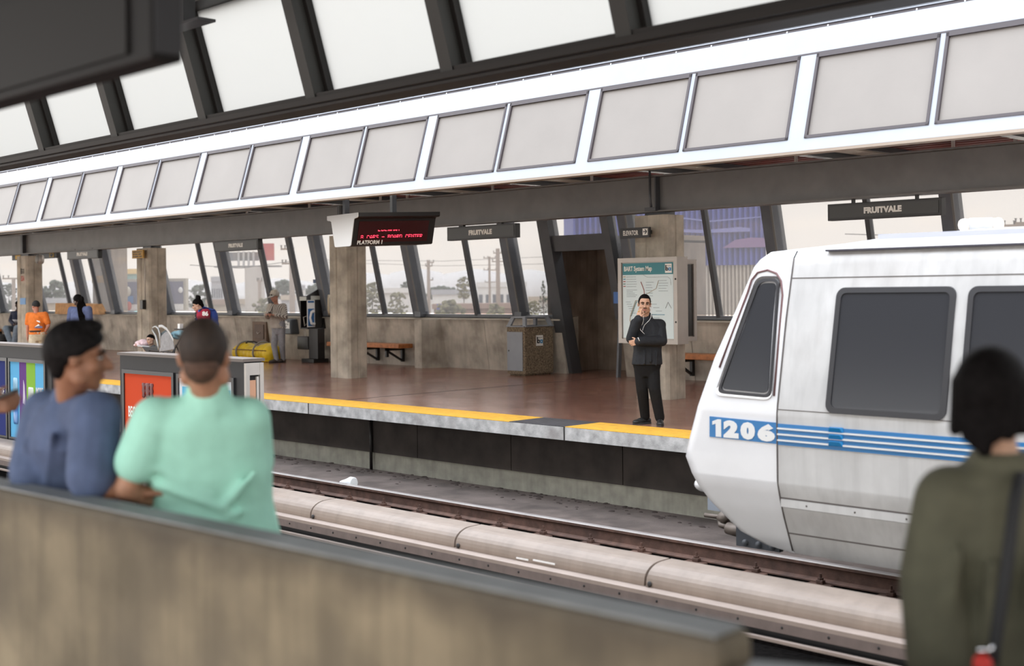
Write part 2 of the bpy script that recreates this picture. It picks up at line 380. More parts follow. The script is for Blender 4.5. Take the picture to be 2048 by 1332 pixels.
t = thing('cover_board', 'long bolted timber board along the foot of the tan covers', 'board', (-8, 7.57, -.8))
m = MB(); m.bx(-30, XR, 7.50, 7.66, -.59, -.56); m.build('flange', TANL, t)
m = MB(); m.bx(-30, XR, 7.50, 7.53, -.66, -.59); m.build('face_board', TAN2, t)
for i in range(38):
    m = MB(); x = -16 + i * .37; m.ell((x, 7.498, -.62), (.011, .008, .011), None, 6, 4); m.build('bolt', BLACK, t)
m = MB(); m.bx(-30, XR, 7.45, 7.49, -.72, -.70); m.build('lower_lip', TANL, t)
m = MB(); m.bx(-30, XR, 7.55, 7.9, -.72, -.67); m.build('support_beam', BLACKM, t)
for i in range(14):
    m = MB(); x = -29 + i * 2.6; m.bx(x, x + .1, 7.6, 7.8, -1.3, -.72); m.build('post', BLACKM, t)
# paper cup by the rail
p0 = PZ(716, 972, -1.07); p0 = V((p0.x, 11.16, -1.07))
m = MB()
for sc_, z_ in ((1, 0), ):
    m.loft([[(p0.x - .13 + .26 * i / 6 + 0, 11.16 + .075 * math.cos(2 * math.pi * k / 16), -1.0 + (.035 + .04 * min(1, i / 4)) * math.sin(2 * math.pi * k / 16) * (1 if math.sin(2 * math.pi * k / 16) > 0 else .9) * (.7 + .5 * min(1, i / 4))) for k in range(16)] for i in range(7)])
m.ell((p0.x - .14, 11.15, -1.035), (.05, .05, .03), None, 10, 6)
tag(blob(m, 'crushed_cup', mat('white_foam', (.85, .87, .87), .6), None, .008, 3), 'crushed white foam cup lying between the rail and the service slab', 'cup')
# ------------------------------------------------------------------ back wall, posts, windows
def yw(z): return YW - LEAN * (z - 1.25)
xdl, xdr = -17.85, -16.42                                                     # doorway
segs = [XL, -52, -45.94, -42.65, -39.31, -34.0, -30.41, -27.17, -24.6, -22.5, -20.3, xdl - .1]
m = MB()
for a_, b_ in list(zip(segs, segs[1:])) + [(xdr + .1, -14.6), (-14.6, -12.0), (-12.0, -8), (-8, -2), (-2, XR)]:
    m.hexa([(a_ + .006, YW + .12, 0), (b_ - .006, YW + .12, 0), (b_ - .006, YW + .5, 0), (a_ + .006, YW + .5, 0), (a_ + .006, YW - .05, 1.12), (b_ - .006, YW - .05, 1.12), (b_ - .006, YW + .5, 1.12), (a_ + .006, YW + .5, 1.12)])
struct(m, 'wall_back', CONC2)
m = MB()
for a_, b_ in ((XL, xdl - .1), (xdr + .1, XR)): m.hexa([(a_, YW - .1, 1.12), (b_, YW - .1, 1.12), (b_, YW + .5, 1.12), (a_, YW + .5, 1.12), (a_, YW - .08, 1.15), (b_, YW - .08, 1.15), (b_, YW + .5, 1.2), (a_, YW + .5, 1.2)])
struct(m, 'trim_4', mat('concrete_cap', (.40, .36, .30), .8, var=.2, scale=4))
m = MB()
for a_, b_ in ((XL, xdl - .1), (xdr + .1, XR)): m.bx(a_, b_, YW - .02, YW + .16, 1.17, 1.24)
struct(m, 'trim_5', STEELB)
# buttress in the wall right of the centre bench
m = MB(); x0, x1 = XY(832, 18.95, 700), XY(846, 18.95, 700); x2 = XY(888, 19.3, 730)
m.add([(x0, YW - .45, 0), (x1, YW - .45, 0), (x1, YW - .45, 1.12), (x0, YW - .45, 1.12), (x0, YW + .2, 0), (x2, YW + .2, 0), (x2, YW + .2, 1.12), (x0, YW + .2, 1.12)], [(0, 1, 2, 3), (1, 5, 6, 2), (3, 2, 6, 7), (4, 0, 3, 7), (0, 4, 5, 1), (5, 4, 7, 6)]); struct(m, 'wall_buttress', CONC2)
BIG = [-52.6, -49.3, -45.94, -42.65, -39.31, -37.23, -34.0, -30.41, -25.96, -22.39, -19.07, -15.71, -12.39, -9.06, -5.7, -2.3, 1.1, 4.4]
THIN = [-40.51, -38.37, -31.67, -28.53, -27.17, -23.82, -20.53, -13.91, -10.6, -7.3, -4.0]
ZT = 3.85
nt_ = 6
for x in BIG:
    m = MB(); q = lambda z, dx, dy: (x + dx, yw(z) - .14 + dy, z)
    m.hexa([q(1.16, -.23, 0), q(1.16, 0, 0), q(1.16, 0, .32), q(1.16, -.23, .32), q(ZT, -.23, 0), q(ZT, 0, 0), q(ZT, 0, .32), q(ZT, -.23, .32)], STEELB)
    for z0_ in (1.19, ): m.hexa([q(1.2, -.03, -.008), q(1.2, .004, -.008), q(1.2, .004, .02), q(1.2, -.03, .02), q(ZT, -.03, -.008), q(ZT, .004, -.008), q(ZT, .004, .02), q(ZT, -.03, .02)], STEEL)
    m.ob((x - .02, yw(1.25) - .06, 1.24), (.1, 0, 0), (0, .12, 0), (0, 0, .06), STEELB)
    struct(m, 'trim_%d' % nt_, STEELB); nt_ += 1
for x in THIN:
    m = MB(); q = lambda z, dx, dy: (x + dx, yw(z) - .03 + dy, z); ww = .15 if x in (-28.53, -27.17) else .085
    m.hexa([q(1.2, -ww, 0), q(1.2, 0, 0), q(1.2, 0, .12), q(1.2, -ww, .12), q(ZT, -ww, 0), q(ZT, 0, 0), q(ZT, 0, .12), q(ZT, -ww, .12)], STEELD)
    struct(m, 'trim_%d' % nt_, STEELD); nt_ += 1
allx = sorted(BIG + THIN); k_ = 1
for a_, b_ in zip(allx, allx[1:]):
    if a_ < -17 < b_ : continue
    wd = .23 if b_ in BIG else .1
    m = MB(); q = lambda z, x, dy: (x, yw(z) + .06 + dy, z); xa_, xb_ = a_ + .005, b_ - wd
    m.hexa([q(1.26, xa_, 0), q(1.26, xb_, 0), q(1.26, xb_, .012), q(1.26, xa_, .012), q(ZT, xa_, 0), q(ZT, xb_, 0), q(ZT, xb_, .012), q(ZT, xa_, .012)])
    struct(m, 'window_%d' % k_, GLASS); k_ += 1
# ------------------------------------------------------------------ doorway and alcove
m = MB(); q = lambda z, x, dy: (x, yw(z) - .1 + dy, z)
m.hexa([q(0, xdl - .3, 0), q(0, xdl, 0), q(0, xdl, .3), q(0, xdl - .3, .3), q(ZT, xdl - .3, 0), q(ZT, xdl, 0), q(ZT, xdl, .3), q(ZT, xdl - .3, .3)])
m.hexa([q(1.15, xdr - .0, 0), q(1.15, xdr + .2, 0), q(1.15, xdr + .2, .25), q(1.15, xdr, .25), q(ZT, xdr, 0), q(ZT, xdr + .2, 0), q(ZT, xdr + .2, .25), q(ZT, xdr, .25)])
zl0, zl1 = PY(1120, 503, 19.1).z, PY(1120, 472, 19.1).z
m.hexa([q(zl0, xdl, .05), q(zl0, xdr, .05), q(zl0, xdr, .3), q(zl0, xdl, .3), q(zl1, xdl, .05), q(zl1, xdr, .05), q(zl1, xdr, .3), q(zl1, xdl, .3)])
d_ = struct(m, 'door_1', STEELD)
m = MB(); q2 = lambda z, x: (x, yw(z) + .06, z)
m.hexa([q2(zl1, xdl), q2(zl1, xdr), (xdr, yw(zl1) + .072, zl1), (xdl, yw(zl1) + .072, zl1), q2(ZT, xdl), q2(ZT, xdr), (xdr, yw(ZT) + .072, ZT), (xdl, yw(ZT) + .072, ZT)]); struct(m, 'window_%d' % k_, GLASS); k_ += 1
m = MB(); m.hexa([q2(1.26, xdr + .2), q2(1.26, -15.95), (-15.95, yw(1.26) + .072, 1.26), (xdr + .2, yw(1.26) + .072, 1.26), q2(ZT, xdr + .2), q2(ZT, -15.95), (-15.95, yw(ZT) + .072, ZT), (xdr + .2, yw(ZT) + .072, ZT)]); struct(m, 'window_%d' % k_, GLASS); k_ += 1
m = MB(); m.hexa([q2(1.26, -19.06), q2(1.26, xdl - .3), (xdl - .3, yw(1.26) + .072, 1.26), (-19.06, yw(1.26) + .072, 1.26), q2(ZT, -19.06), q2(ZT, xdl - .3), (xdl - .3, yw(ZT) + .072, ZT), (-19.06, yw(ZT) + .072, ZT)]); struct(m, 'window_%d' % k_, GLASS); k_ += 1
m = MB(); m.bx(-18.6, -15.6, 21.0, 21.2, 0, 2.75); m.bx(-18.6, -18.4, 19.6, 21.0, 0, 2.75); m.bx(-15.8, -15.6, 19.7, 21.0, 0, 2.75); m.bx(-18.6, -15.6, 19.5, 21.2, 2.7, 2.85); struct(m, 'wall_alcove', mat('alcove_concrete', (.30, .24, .19), .85, var=.3, scale=2, bump=.2, streak=.4))
m = MB(); m.bar((-16.3, yw(1.2) - .08, 1.2), (-16.36 + .05, 19.32 - .1, 0), .05, .09, (0, 1, 0)); single(m, 'brace_bar', STEELB, 'slanted steel brace bar running to the floor at the right of the doorway', 'brace')
pj = PY(1168, 622, 20.98)
t = thing('junction_box', 'dark electrical box with a bare metal edge inside the doorway alcove', 'electrical box', (pj.x, 20.9, pj.z))
m = MB(); m.bx(pj.x - .18, pj.x + .28, 20.8, 20.99, pj.z - .25, pj.z + .25); m.build('case', mat('brown_box', (.10, .078, .065), .5), t, .01)
m = MB(); m.bx(pj.x - .36, pj.x - .2, 20.78, 20.99, pj.z - .25, pj.z + .26); tag(m.build('side_plate', mat('pale_plate', (.55, .5, .46), .5), t), 'bare pale metal plate')
m = MB(); m.tube([(pj.x + .1, 20.96, pj.z + .25), (pj.x + .1, 20.96, 2.45), (pj.x + .0, 20.96, 2.58), (pj.x - .5, 20.96, 2.6)], .025); m.build('conduit', mat('brown_box', (.1, .08, .07)), t)
# ------------------------------------------------------------------ pillars
PILX = [(1336, 1269, 'square concrete pillar behind the man in black, carrying the map case'), (699, 663, 'square concrete pillar behind the hanging departure display'), (301, 275, 'square concrete pillar behind the stroller, with a yellow sign'), (55, 35, 'square concrete pillar nearest the left side, with a blue notice')]
YP = 15.75; PX_ = []
for px, pl, lab in PILX:
    x1 = XY(px, YP, 760); x0 = x1 - .68; c = .05; PX_.append(x1)
    m = MB(); pts = [(x0 + c, YP), (x0 + .25, YP), (x0 + .27, YP + .02), (x0 + .30, YP + .02), (x0 + .32, YP), (x1 - c, YP), (x1, YP + c), (x1, YP + .22), (x1 - .02, YP + .24), (x1, YP + .26), (x1, YP + .5 - c), (x1 - c, YP + .5), (x0 + c, YP + .5), (x0, YP + .5 - c), (x0, YP + c)]
    m.prism([(a, b, 0) for a, b in pts], (0, 0, 2.94)); m.bx(x0 + .15, x1 - .12, YP + .12, YP + .38, 2.94, 3.0, STEELD)
    single(m, 'concrete_pillar', CONC, lab, 'pillar')
PX_.append(-43.6)
m = MB(); m.prism([(PX_[-1] - .68, YP, 0), (PX_[-1], YP, 0), (PX_[-1], YP + .5, 0), (PX_[-1] - .68, YP + .5, 0)], (0, 0, 3.0)); single(m, 'concrete_pillar', CONC, 'square concrete pillar out of sight beyond the left side', 'pillar')
# main beam: I section with stiffeners at the pillars
m = MB(); zb, zt = 3.0, 3.56
m.bx(XL, XR, YP + .1, YP + .13, zb, zt, STEEL); m.bx(XL, XR, YP - .02, YP + .26, zb - .012, zb + .012, STEEL); m.bx(XL, XR, YP - .02, YP + .26, zt - .012, zt + .012, STEEL)
struct(m, 'trim_%d' % nt_, STEEL); nt_ += 1
m = MB()
for px in (45, 683, 1312): x = XY(px, YP, 470); m.bx(x - .012, x + .012, YP - .01, YP + .1, zb, zt)
x = XY(683, YP, 430); m.bx(x - .14, x - .05, YP - .005, YP + .1, zb, zt, STEELD); x = XY(45, YP, 480); m.bx(x - .14, x - .04, YP - .005, YP + .1, zb, zt, STEELD)
struct(m, 'trim_%d' % nt_, STEELD); nt_ += 1
# ------------------------------------------------------------------ canopy over the far platform
ZC = 3.85
m = MB(); n_ = 30
for i in range(n_):
    y0 = 11.7 + i * .26; m.bx(XL, XR, y0, y0 + .15, ZC, ZC + .05, RED); m.bx(XL, XR, y0 + .15, y0 + .26, ZC + .06, ZC + .1, RED)
m.bx(XL, XR, 11.7, 19.5, ZC + .1, ZC + .3, STEELD); struct(m, 'ceiling', RED)
m = MB(); x = -61.
while x < XR:
    m.bx(x, x + .16, 11.7, 18.9, ZC - .18, ZC, STEELD); m.bx(x + .55, x + .62, 11.7, 18.9, ZC - .08, ZC, STEELD); x += 3.0
struct(m, 'trim_%d' % nt_, STEELD); nt_ += 1
YB, ZB = 11.3, 3.17; ZP, YT = 4.23, 11.62
def fy(z): return YB + .3 * (z - ZB)
m = MB()                                                                       # white fascia skin built as frame around the sheets
fb = [-13.17 + 3.0 * i for i in range(-17, 7)]
FASC = struct(MB().add([(XL, fy(ZB), ZB), (XR, fy(ZB), ZB), (XR, fy(ZB + .13), ZB + .13), (XL, fy(ZB + .13), ZB + .13), (XL, fy(ZB) + .07, ZB), (XR, fy(ZB) + .07, ZB), (XR, fy(ZB + .13) + .07, ZB + .13), (XL, fy(ZB + .13) + .07, ZB + .13)], [(0, 1, 2, 3), (4, 7, 6, 5), (0, 4, 5, 1), (3, 2, 6, 7), (0, 3, 7, 4), (1, 5, 6, 2)]), 'wall_canopy_fascia', WHITEP)
def slope_box(m, x0, x1, z0, z1, d0=0., d1=.07, mt=None):
    m.hexa([(x0, fy(z0) + d0, z0), (x1, fy(z0) + d0, z0), (x1, fy(z0) + d1, z0), (x0, fy(z0) + d1, z0), (x0, fy(z1) + d0, z1), (x1, fy(z1) + d0, z1), (x1, fy(z1) + d1, z1), (x0, fy(z1) + d1, z1)], mt)
m = MB(); slope_box(m, XL, XR, ZP, 4.50); slope_box(m, XL, XR, 4.535, 4.9, -.01)
b_ = m.build('upper_band', WHITEP, None); b_['kind'] = 'structure'
m = MB(); slope_box(m, XL, XR, 4.50, 4.535, .005, .06, TRIMD); slope_box(m, XL, XR, ZP - .018, ZP, -.004, .06, TRIMD)
for i in range(64): slope_box(m, -30 + i * .5, -30 + i * .5 + .012, 4.50, 4.52, -.006, .01, WHITE)
m.bx(XL, XR, YB + .0, YB + .16, ZB - .03, ZB - .001, mat('fascia_drip_edge', (.33, .27, .22), .6)); o = m.build('gutter_line', TRIMD); o['kind'] = 'structure'
for x in fb:
    if x < -60 or x > 6: continue
    t = thing('fascia_module', None, None, (x, YB, ZB)); t['kind'] = 'structure'; t.name = 'wall_fascia_module'
    m = MB(); slope_box(m, x - .1, x + .1, ZB + .13, ZP - .018); m.build('mullion', WHITEP, t)
    for a_, b_ in ((x + .1, x + 1.47), (x + 1.53, x + 2.9)):
        m = MB(); z0, z1 = ZB + .13, ZP - .02
        slope_box(m, a_, b_, z0, z0 + .03, -.012, .05); slope_box(m, a_, b_, z1 - .04, z1, -.012, .05); slope_box(m, a_, a_ + .03, z0, z1, -.012, .05); slope_box(m, b_ - .03, b_, z0, z1, -.012, .05); m.build('gasket_frame', TRIMD, t)
        m = MB(); slope_box(m, a_ + .03, b_ - .03, z0 + .03, z1 - .04, .02, .04); m.build('sheet', PANEL, t)
    m = MB(); slope_box(m, x + 1.47, x + 1.53, ZB + .13, ZP - .018, 0, .06); m.build('centre_bar', WHITEP, t)
m = MB(); m.bx(XL, XR, 11.75, 19.3, 4.9, 4.96, WHITE); struct(m, 'ceiling_canopy_roof', WHITE)
# ceiling lights between the joists, tan diffusers
LAMP = mat('lamp_diffuser', (.3, .235, .18), .6, emit=(1., .86, .68), estr=.03)
t0 = None; nl = 0
for i in range(-9, 3):
    x = -12.6 + 3.0 * i
    if t0 is None:
        t = thing('ceiling_light', 'long tan ceiling light across the far canopy soffit', 'ceiling light', (x, 14.2, ZC - .1), 'ceiling lights in the far canopy')
        m = MB(); m.bx(x - .2, x + .2, 11.9, 18.4, ZC - .06, ZC - .001); m.build('housing', STEELD, t)
        m = MB(); m.bx(x - .17, x + .17, 11.95, 18.35, ZC - .1, ZC - .06); m.build('diffuser', LAMP, t); t0 = t; xb0 = x
    else: dup(t0, (x - xb0, 0, 0))
# ------------------------------------------------------------------ near canopy, above the near track
YN = 5.88
def ny(z): return YN - .3 * (z - ZB)
def nslope(m, x0, x1, z0, z1, d0, d1, mt=None):
    m.hexa([(x0, ny(z0) + d0, z0), (x1, ny(z0) + d0, z0), (x1, ny(z0) + d1, z0), (x0, ny(z0) + d1, z0), (x0, ny(z1) + d0, z1), (x1, ny(z1) + d0, z1), (x1, ny(z1) + d1, z1), (x0, ny(z1) + d1, z1)], mt)
ZN1 = 4.13
m = MB(); nslope(m, -45, 9, ZB, ZB + .10, -.16, .06); nslope(m, -45, 9, ZN1, ZN1 + .15, -.2, .06); nslope(m, -45, 9, ZB + .02, ZB + .06, -.22, -.16); struct(m, 'trim_near_canopy_edge', mat('near_rib_paint', (.016, .0145, .0135), .5, spec=.3))
RIB = mat('near_rib_grey', (.05, .051, .049), .5, spec=.3)
x = -4.72 + 1.555 * 4; i = 0
while x > -40:
    m = MB(); nslope(m, x - .1, x + .02, ZB + .05, ZN1 + .1, -.17, .02, RIB); nslope(m, x - .06, x + .06, ZB + .05, ZN1 + .1, -.06, .05, mat('near_rib_paint', (0, 0, 0))); o = struct(m, 'trim_near_rib', RIB)
    m = MB(); nslope(m, x + .06, x + 1.555 - .06, ZB + .10, ZN1, -.0, .02); struct(m, 'window_roof_%d' % (i + 1), OPAL); x -= 1.555; i += 1
# rest of the near roof: dark deck over the waiting area
m = MB(); m.bx(-45, 12, -2.2, ny(ZN1), ZN1 + .12, ZN1 + .3, mat('near_deck', (.010, .009, .008), .8, spec=.2)); struct(m, 'ceiling_near_platform', BLACK)
m = MB(); m.bx(-45, 12, -7, 4.2, -.25, 0); struct(m, 'floor_near_platform', FLOOR)

# added fill lights, unseen behind the main beam, to brighten the far platform
TUBE = mat('fill_light_tube', (.8, .8, .8), .5, emit=(1., .93, .84), estr=9.)
t0 = None
for i in range(-14, 5):
    x = -12.9 + 2.6 * i
    if t0 is None:
        t = thing('added_fill_light', 'added fill light with white tubes, one of an unseen row behind the main beam of the far canopy', 'ceiling light', (x, 17.2, 3.5), 'added fill lights behind the beam')
        m = MB(); m.bx(x, x + 2.3, 17.1, 17.3, 3.5, 3.58); m.bx(x + .3, x + .34, 17.18, 17.22, 3.58, 3.86); m.bx(x + 2., x + 2.04, 17.18, 17.22, 3.58, 3.86); m.build('housing', WHITE, t)
        for dy in (-.06, .06): MB().tube([(x + .03, 17.2 + dy, 3.475), (x + 2.27, 17.2 + dy, 3.475)], .024, 8).build('tube', TUBE, t)
        t0, xb0 = t, x
    else: dup(t0, (x - xb0, 0, 0))

t1 = None  # second added row, hidden by the fascia, to brighten the pillar fronts
for i in range(-14, 6):
    x = -12.9 + 2.6 * i
    if t1 is None:
        t = thing('added_fill_light', 'added fill light with white tubes, one of an unseen row behind the white fascia of the far canopy', 'ceiling light', (x, 12.5, 3.62), 'added fill lights behind the fascia')
        m = MB(); m.bx(x, x + 2.3, 12.4, 12.6, 3.62, 3.7); m.bx(x + .3, x + .34, 12.48, 12.52, 3.7, 3.86); m.bx(x + 2., x + 2.04, 12.48, 12.52, 3.7, 3.86); m.build('housing', WHITE, t)
        for dy in (-.06, .06): MB().tube([(x + .03, 12.5 + dy, 3.595), (x + 2.27, 12.5 + dy, 3.595)], .024, 8).build('tube', TUBE, t)
        t1, xb1 = t, x
    else: dup(t1, (x - xb1, 0, 0))
# ------------------------------------------------------------------ hanging signs
SIGN = mat('sign_face_black', (.03, .029, .027), .35)
def station_sign(px0, px1, yt, yb, Y, label, txt='FRUITVALE', tsize=None):
    a, b = PY(px0, yt, Y), PY(px1 - 3, yt, Y); z1 = a.z; z0 = PY(px0, yb, Y).z; cxs = (a.x + b.x) / 2; hh = z1 - z0
    t = thing('hanging_sign', label, 'sign', (cxs, Y, z0))
    m = MB(); m.bx(a.x, b.x, Y, Y + .12, z0, z1); m.build('case', BLACK, t, .006)
    m = MB(); m.bx(a.x + .04, b.x - .04, Y - .006, Y, z0 + .035, z1 - .035); m.build('face', SIGN, t)
    m = MB(); m.text(txt, (cxs, Y - .008, z0 + hh * .5 - hh * .15), X, Z, hh * .46 if tsize is None else tsize, WHITET, .002, .007, sx=1.02, spacing=1.06); m.build('lettering', WHITET, t)
    for f_ in (.22, .78):
        m = MB(); xx = a.x + (b.x - a.x) * f_; m.bx(xx - .015, xx + .015, Y + .03, Y + .09, z1, max(z1 + .02, 2.995)); m.build('hanger', BLACK, t)
    return t
station_sign(134, 199, 501, 519.5, 15.8, 'black hanging sign reading FRUITVALE above the person with long braids')
station_sign(429, 519, 483, 504, 15.8, 'black hanging sign reading FRUITVALE above the woman in red')
station_sign(894, 1034, 455, 482, 15.8, 'black hanging sign reading FRUITVALE right of the departure display')
station_sign(1655, 1886, 409, 442, 15.8, 'black hanging sign reading FRUITVALE above the white train')
# arrow sign behind the leftmost pillar
Y_ = 16.6; a, b = PY(24, 506, Y_), PY(113, 506, Y_); z1 = a.z; z0 = PY(24, 521, Y_).z
t = thing('arrow_sign', 'black hanging sign with yellow arrow squares behind the leftmost pillar', 'sign', ((a.x + b.x) / 2, Y_, z0))
m = MB(); m.bx(a.x, b.x, Y_, Y_ + .1, z0, z1); m.build('case', BLACK, t)
YSIGN = mat('sign_yellow', (.75, .48, .06), .5)
xq = XY(104, Y_, 512); s_ = (z1 - z0) * .38; zc = (z0 + z1) / 2
m = MB(); m.bx(xq - .17, xq + .13, Y_ - .006, Y_, zc - s_, zc + s_); m.build('arrow_panel', YSIGN, t)
m = MB(); m.bar((xq - .02, Y_ - .01, zc + s_ * .7), (xq - .02, Y_ - .01, zc - s_ * .6), .045, .006, Yv); m.bar((xq - .02, Y_ - .01, zc - s_ * .7), (xq - .12, Y_ - .01, zc - s_ * .05), .045, .006, Yv); m.bar((xq - .02, Y_ - .01, zc - s_ * .7), (xq + .08, Y_ - .01, zc - s_ * .05), .045, .006, Yv); m.build('arrow', BLACK, t)
xq2 = XY(34, Y_, 512); m = MB(); m.bx(xq2 - .12, xq2 + .25, Y_ - .006, Y_, zc - s_, zc + s_); m.build('arrow_panel', YSIGN, t)
m = MB(); xx = XY(103, Y_, 503); m.bx(xx - .04, xx + .04, Y_ + .02, Y_ + .08, z1, 3.0); m.build('hanger', BLACK, t)
p = PY(78, 519, 15.95)
t = thing('round_loudspeaker', 'round grey loudspeaker beside the top of the leftmost pillar', 'loudspeaker', (p.x, 16, p.z))
m = MB(); m.tube([(p.x, 15.9, p.z), (p.x, 16.05, p.z)], .13, 20); m.tube([(p.x, 15.98, p.z), (p.x, 15.98, 2.99)], .03); m.build('body', SILV, t)
m = MB(); m.tube([(p.x, 15.88, p.z), (p.x, 15.905, p.z)], .11, 20); m.build('grille', mat('grey_grille', (.3, .3, .28), .7), t)
# yellow notice on the third pillar, elevator sign on the first
p0, p1 = PY(264, 501, 15.62), PY(286, 516, 15.62)
t = thing('yellow_notice', 'small yellow emergency notice fixed to the pillar behind the stroller', 'sign', ((p0.x + p1.x) / 2, 15.62, p1.z))
m = MB(); m.bx(p0.x, p1.x, 15.62, 15.66, p1.z, p0.z); m.bx(p1.x - .1, p1.x - .05, 15.66, 15.76, p1.z + .1, p0.z - .1); m.build('plate', mat('notice_ochre', (.46, .25, .03), .55), t)
m = MB()
for i, s_ in enumerate(('EMERGENCY', 'PHONE AND', 'POWER TRIP')): m.text(s_, (p0.x + (p1.x - p0.x) * .08, 15.617, p0.z + (p1.z - p0.z) * (.3 + i * .28)), X, Z, .085, BLACK, .002, .002, fit=((p1.x - p0.x) * (.84, .76, .84)[i], (p0.z - p1.z) * .16))
m.build('lettering', BLACK, t)
p0, p1 = PY(1240, 457, 15.55), PY(1298, 472, 15.55); zc = (p0.z + p1.z) / 2
t = thing('elevator_sign', 'small black ELEVATOR sign with arrow on the pillar above the map case', 'sign', (p1.x, 15.55, p1.z))
m = MB(); m.bx(p0.x, p1.x, 15.55, 15.6, p1.z - .02, p0.z + .0); m.bx(p1.x - .2, p1.x - .1, 15.6, 15.75, zc - .03, zc + .03); m.build('plate', BLACK, t)
m = MB(); m.text('ELEVATOR', (p0.x + .05 + .15, 15.547, zc - .045), X, Z, .105, WHITET, .002, .002, 'CENTER', .62); m.build('lettering', WHITET, t).location.x += .02
m = MB(); m.bx(p1.x - .125, p1.x - .025, 15.544, 15.55, zc - .055, zc + .05); m.build('arrow_panel', WHITET, t)
m = MB(); xa_ = p1.x - .075; m.bar((xa_ - .035, 15.541, zc), (xa_ + .035, 15.541, zc), .004, .014, Z); m.bar((xa_ + .035, 15.541, zc), (xa_, 15.541, zc + .035), .004, .014, Z); m.bar((xa_ + .035, 15.541, zc), (xa_, 15.541, zc - .035), .004, .014, Z); m.build('arrow', BLACK, t)
# notices on the leftmost pillar
p0, p1 = PY(40, 596, YP - .01), PY(51, 609, YP - .01); single(MB().bx(p0.x, p1.x, YP - .012, YP, p1.z, p0.z), 'blue_notice', mat('notice_blue', (.10, .27, .55), .5), 'small blue paper notice taped to the leftmost concrete pillar', 'notice')
m = MB(); p = PY(45, 548, YP - .01)
for k in range(3): m.bx(p.x - .12 + k * .0, p.x + .1, YP - .006, YP, p.z + .02 + k * .05, p.z + .045 + k * .05)
m.bx(p.x - .13, p.x - .09, YP - .006, YP, p.z, p.z + .17); m.build('stencil_letter', BLACKM, [o for o in COL.objects if o.get('label') == PILX[3][2]][0])
m = MB(); m.text('55A', (p.x - .01, YP - .004, p.z - .2), X, Z, .2, None, .002, .004, sx=.7); m.build('stencil_number', mat('stencil_red', (.4, .06, .05), .7), [o for o in COL.objects if o.get('label') == PILX[3][2]][0])
# emergency phone on the third pillar
p = PY(286, 608, YP - .05)
t = thing('pillar_telephone', 'small dark telephone set with conduit on the pillar behind the stroller', 'telephone', (p.x, YP - .05, p.z - .12))
m = MB(); m.bx(p.x - .07, p.x + .07, YP - .1, YP, p.z - .13, p.z + .1); m.build('case', BLACK, t, .01)
m = MB(); m.tube([(p.x + .03, YP - .0, p.z + .1), (p.x + .03, YP - .0, 2.9)], .018); m.build('conduit', SILV, t)
m = MB(); m.bx(p.x - .2, p.x - .11, YP - .012, YP, p.z - .06, p.z + .05); m.build('label_plate', WHITET, t)
# ------------------------------------------------------------------ departure display
C0 = PY(717, 425, 12.0); zt_ = C0.z; zb_ = PY(700, 492, 12.0).z
ang = R(35); dv = RT * math.cos(ang) + FW * math.sin(ang); wv_ = -RT * math.cos(R(55)) + FW * math.sin(R(55))
def hit(px, py, o, d):
    r = ray(px, py); n = V((d.y, -d.x, 0)); s_ = (o - CAM).dot(n) / r.dot(n); return CAM + r * s_
Ln = (hit(880, 427, C0, dv) - C0).length; Wn = (hit(655, 428, C0, wv_) - C0).length; Wn = min(Wn, 1.05)
hh = zt_ - zb_
t = thing('departure_display', 'hanging departure display with red dot letters, white end and PLATFORM 1 lettering', 'departure sign', (C0.x, C0.y, zb_))
roll = R(2.)
def dp(a, b, c): return C0 + wv_ * (a * Wn) + dv * c + Z * (-b * hh + math.sin(roll) * c)
prof = [(0, 0), (0, .12), (.02, .15), (.11, .17), (.13, .2), (.235, .97), (.26, 1), (.73, 1), (.755, .97), (.86, .2), (.89, .17), (.98, .15), (1, .12), (1, 0)]
m = MB(); n = len(prof); ra = [dp(a, b, 0) for a, b in prof]; rb = [dp(a, b, Ln) for a, b in prof]
m.loft([ra, rb], BLACK, False); m.build('case', BLACK, t)
m = MB(); m.loft([[p - dv * .012 for p in ra], [p - dv * .001 for p in ra]], WHITE, False); tag(m.build('end_plate', WHITE, t), 'white end plate')
fo = dp(.235, .97, 0); fu = (dp(.13, .2, 0) - fo); fh = fu.length; fu.normalize(); dvr = (dp(0, 0, 1) - dp(0, 0, 0)).normalized(); fn = dvr.cross(fu)
off = lambda s_, h_, o_=.004: fo + dvr * s_ + fu * h_ + fn * o_
m = MB(); m.prism([off(Ln * .06, fh * .1), off(Ln * .92, fh * .1), off(Ln * .92, fh * .93), off(Ln * .06, fh * .93)], fn * .004); m.build('screen', mat('led_screen', (.03, .004, .005), .25, emit=(.5, .02, .03), estr=.012), t)
LEDM = mat('led_red', (.5, .01, .02), .5, emit=(1., .05, .1), estr=3.2)
G57 = {'F': '11111 10000 10000 11110 10000 10000 10000', 'R': '11110 10001 10001 11110 10100 10010 10001', 'E': '11111 10000 10000 11110 10000 10000 11111', 'M': '10001 11011 10101 10101 10001 10001 10001', 'O': '01110 10001 10001 10001 10001 10001 01110', 'N': '10001 11001 10101 10011 10001 10001 10001', 'T': '11111 00100 00100 00100 00100 00100 00100', '8': '01110 10001 10001 01110 10001 10001 01110', 'C': '01110 10001 10000 10000 10000 10001 01110', 'A': '00100 01010 10001 10001 11111 10001 10001', 'S': '01111 10000 10000 01110 00001 00001 11110', '-': '00000 00000 00000 11111 00000 00000 00000', 'B': '11110 10001 10001 11110 10001 10001 11110', 'D': '11110 10001 10001 10001 10001 10001 11110', ' ': '00000 00000 00000 00000 00000 00000 00000'}
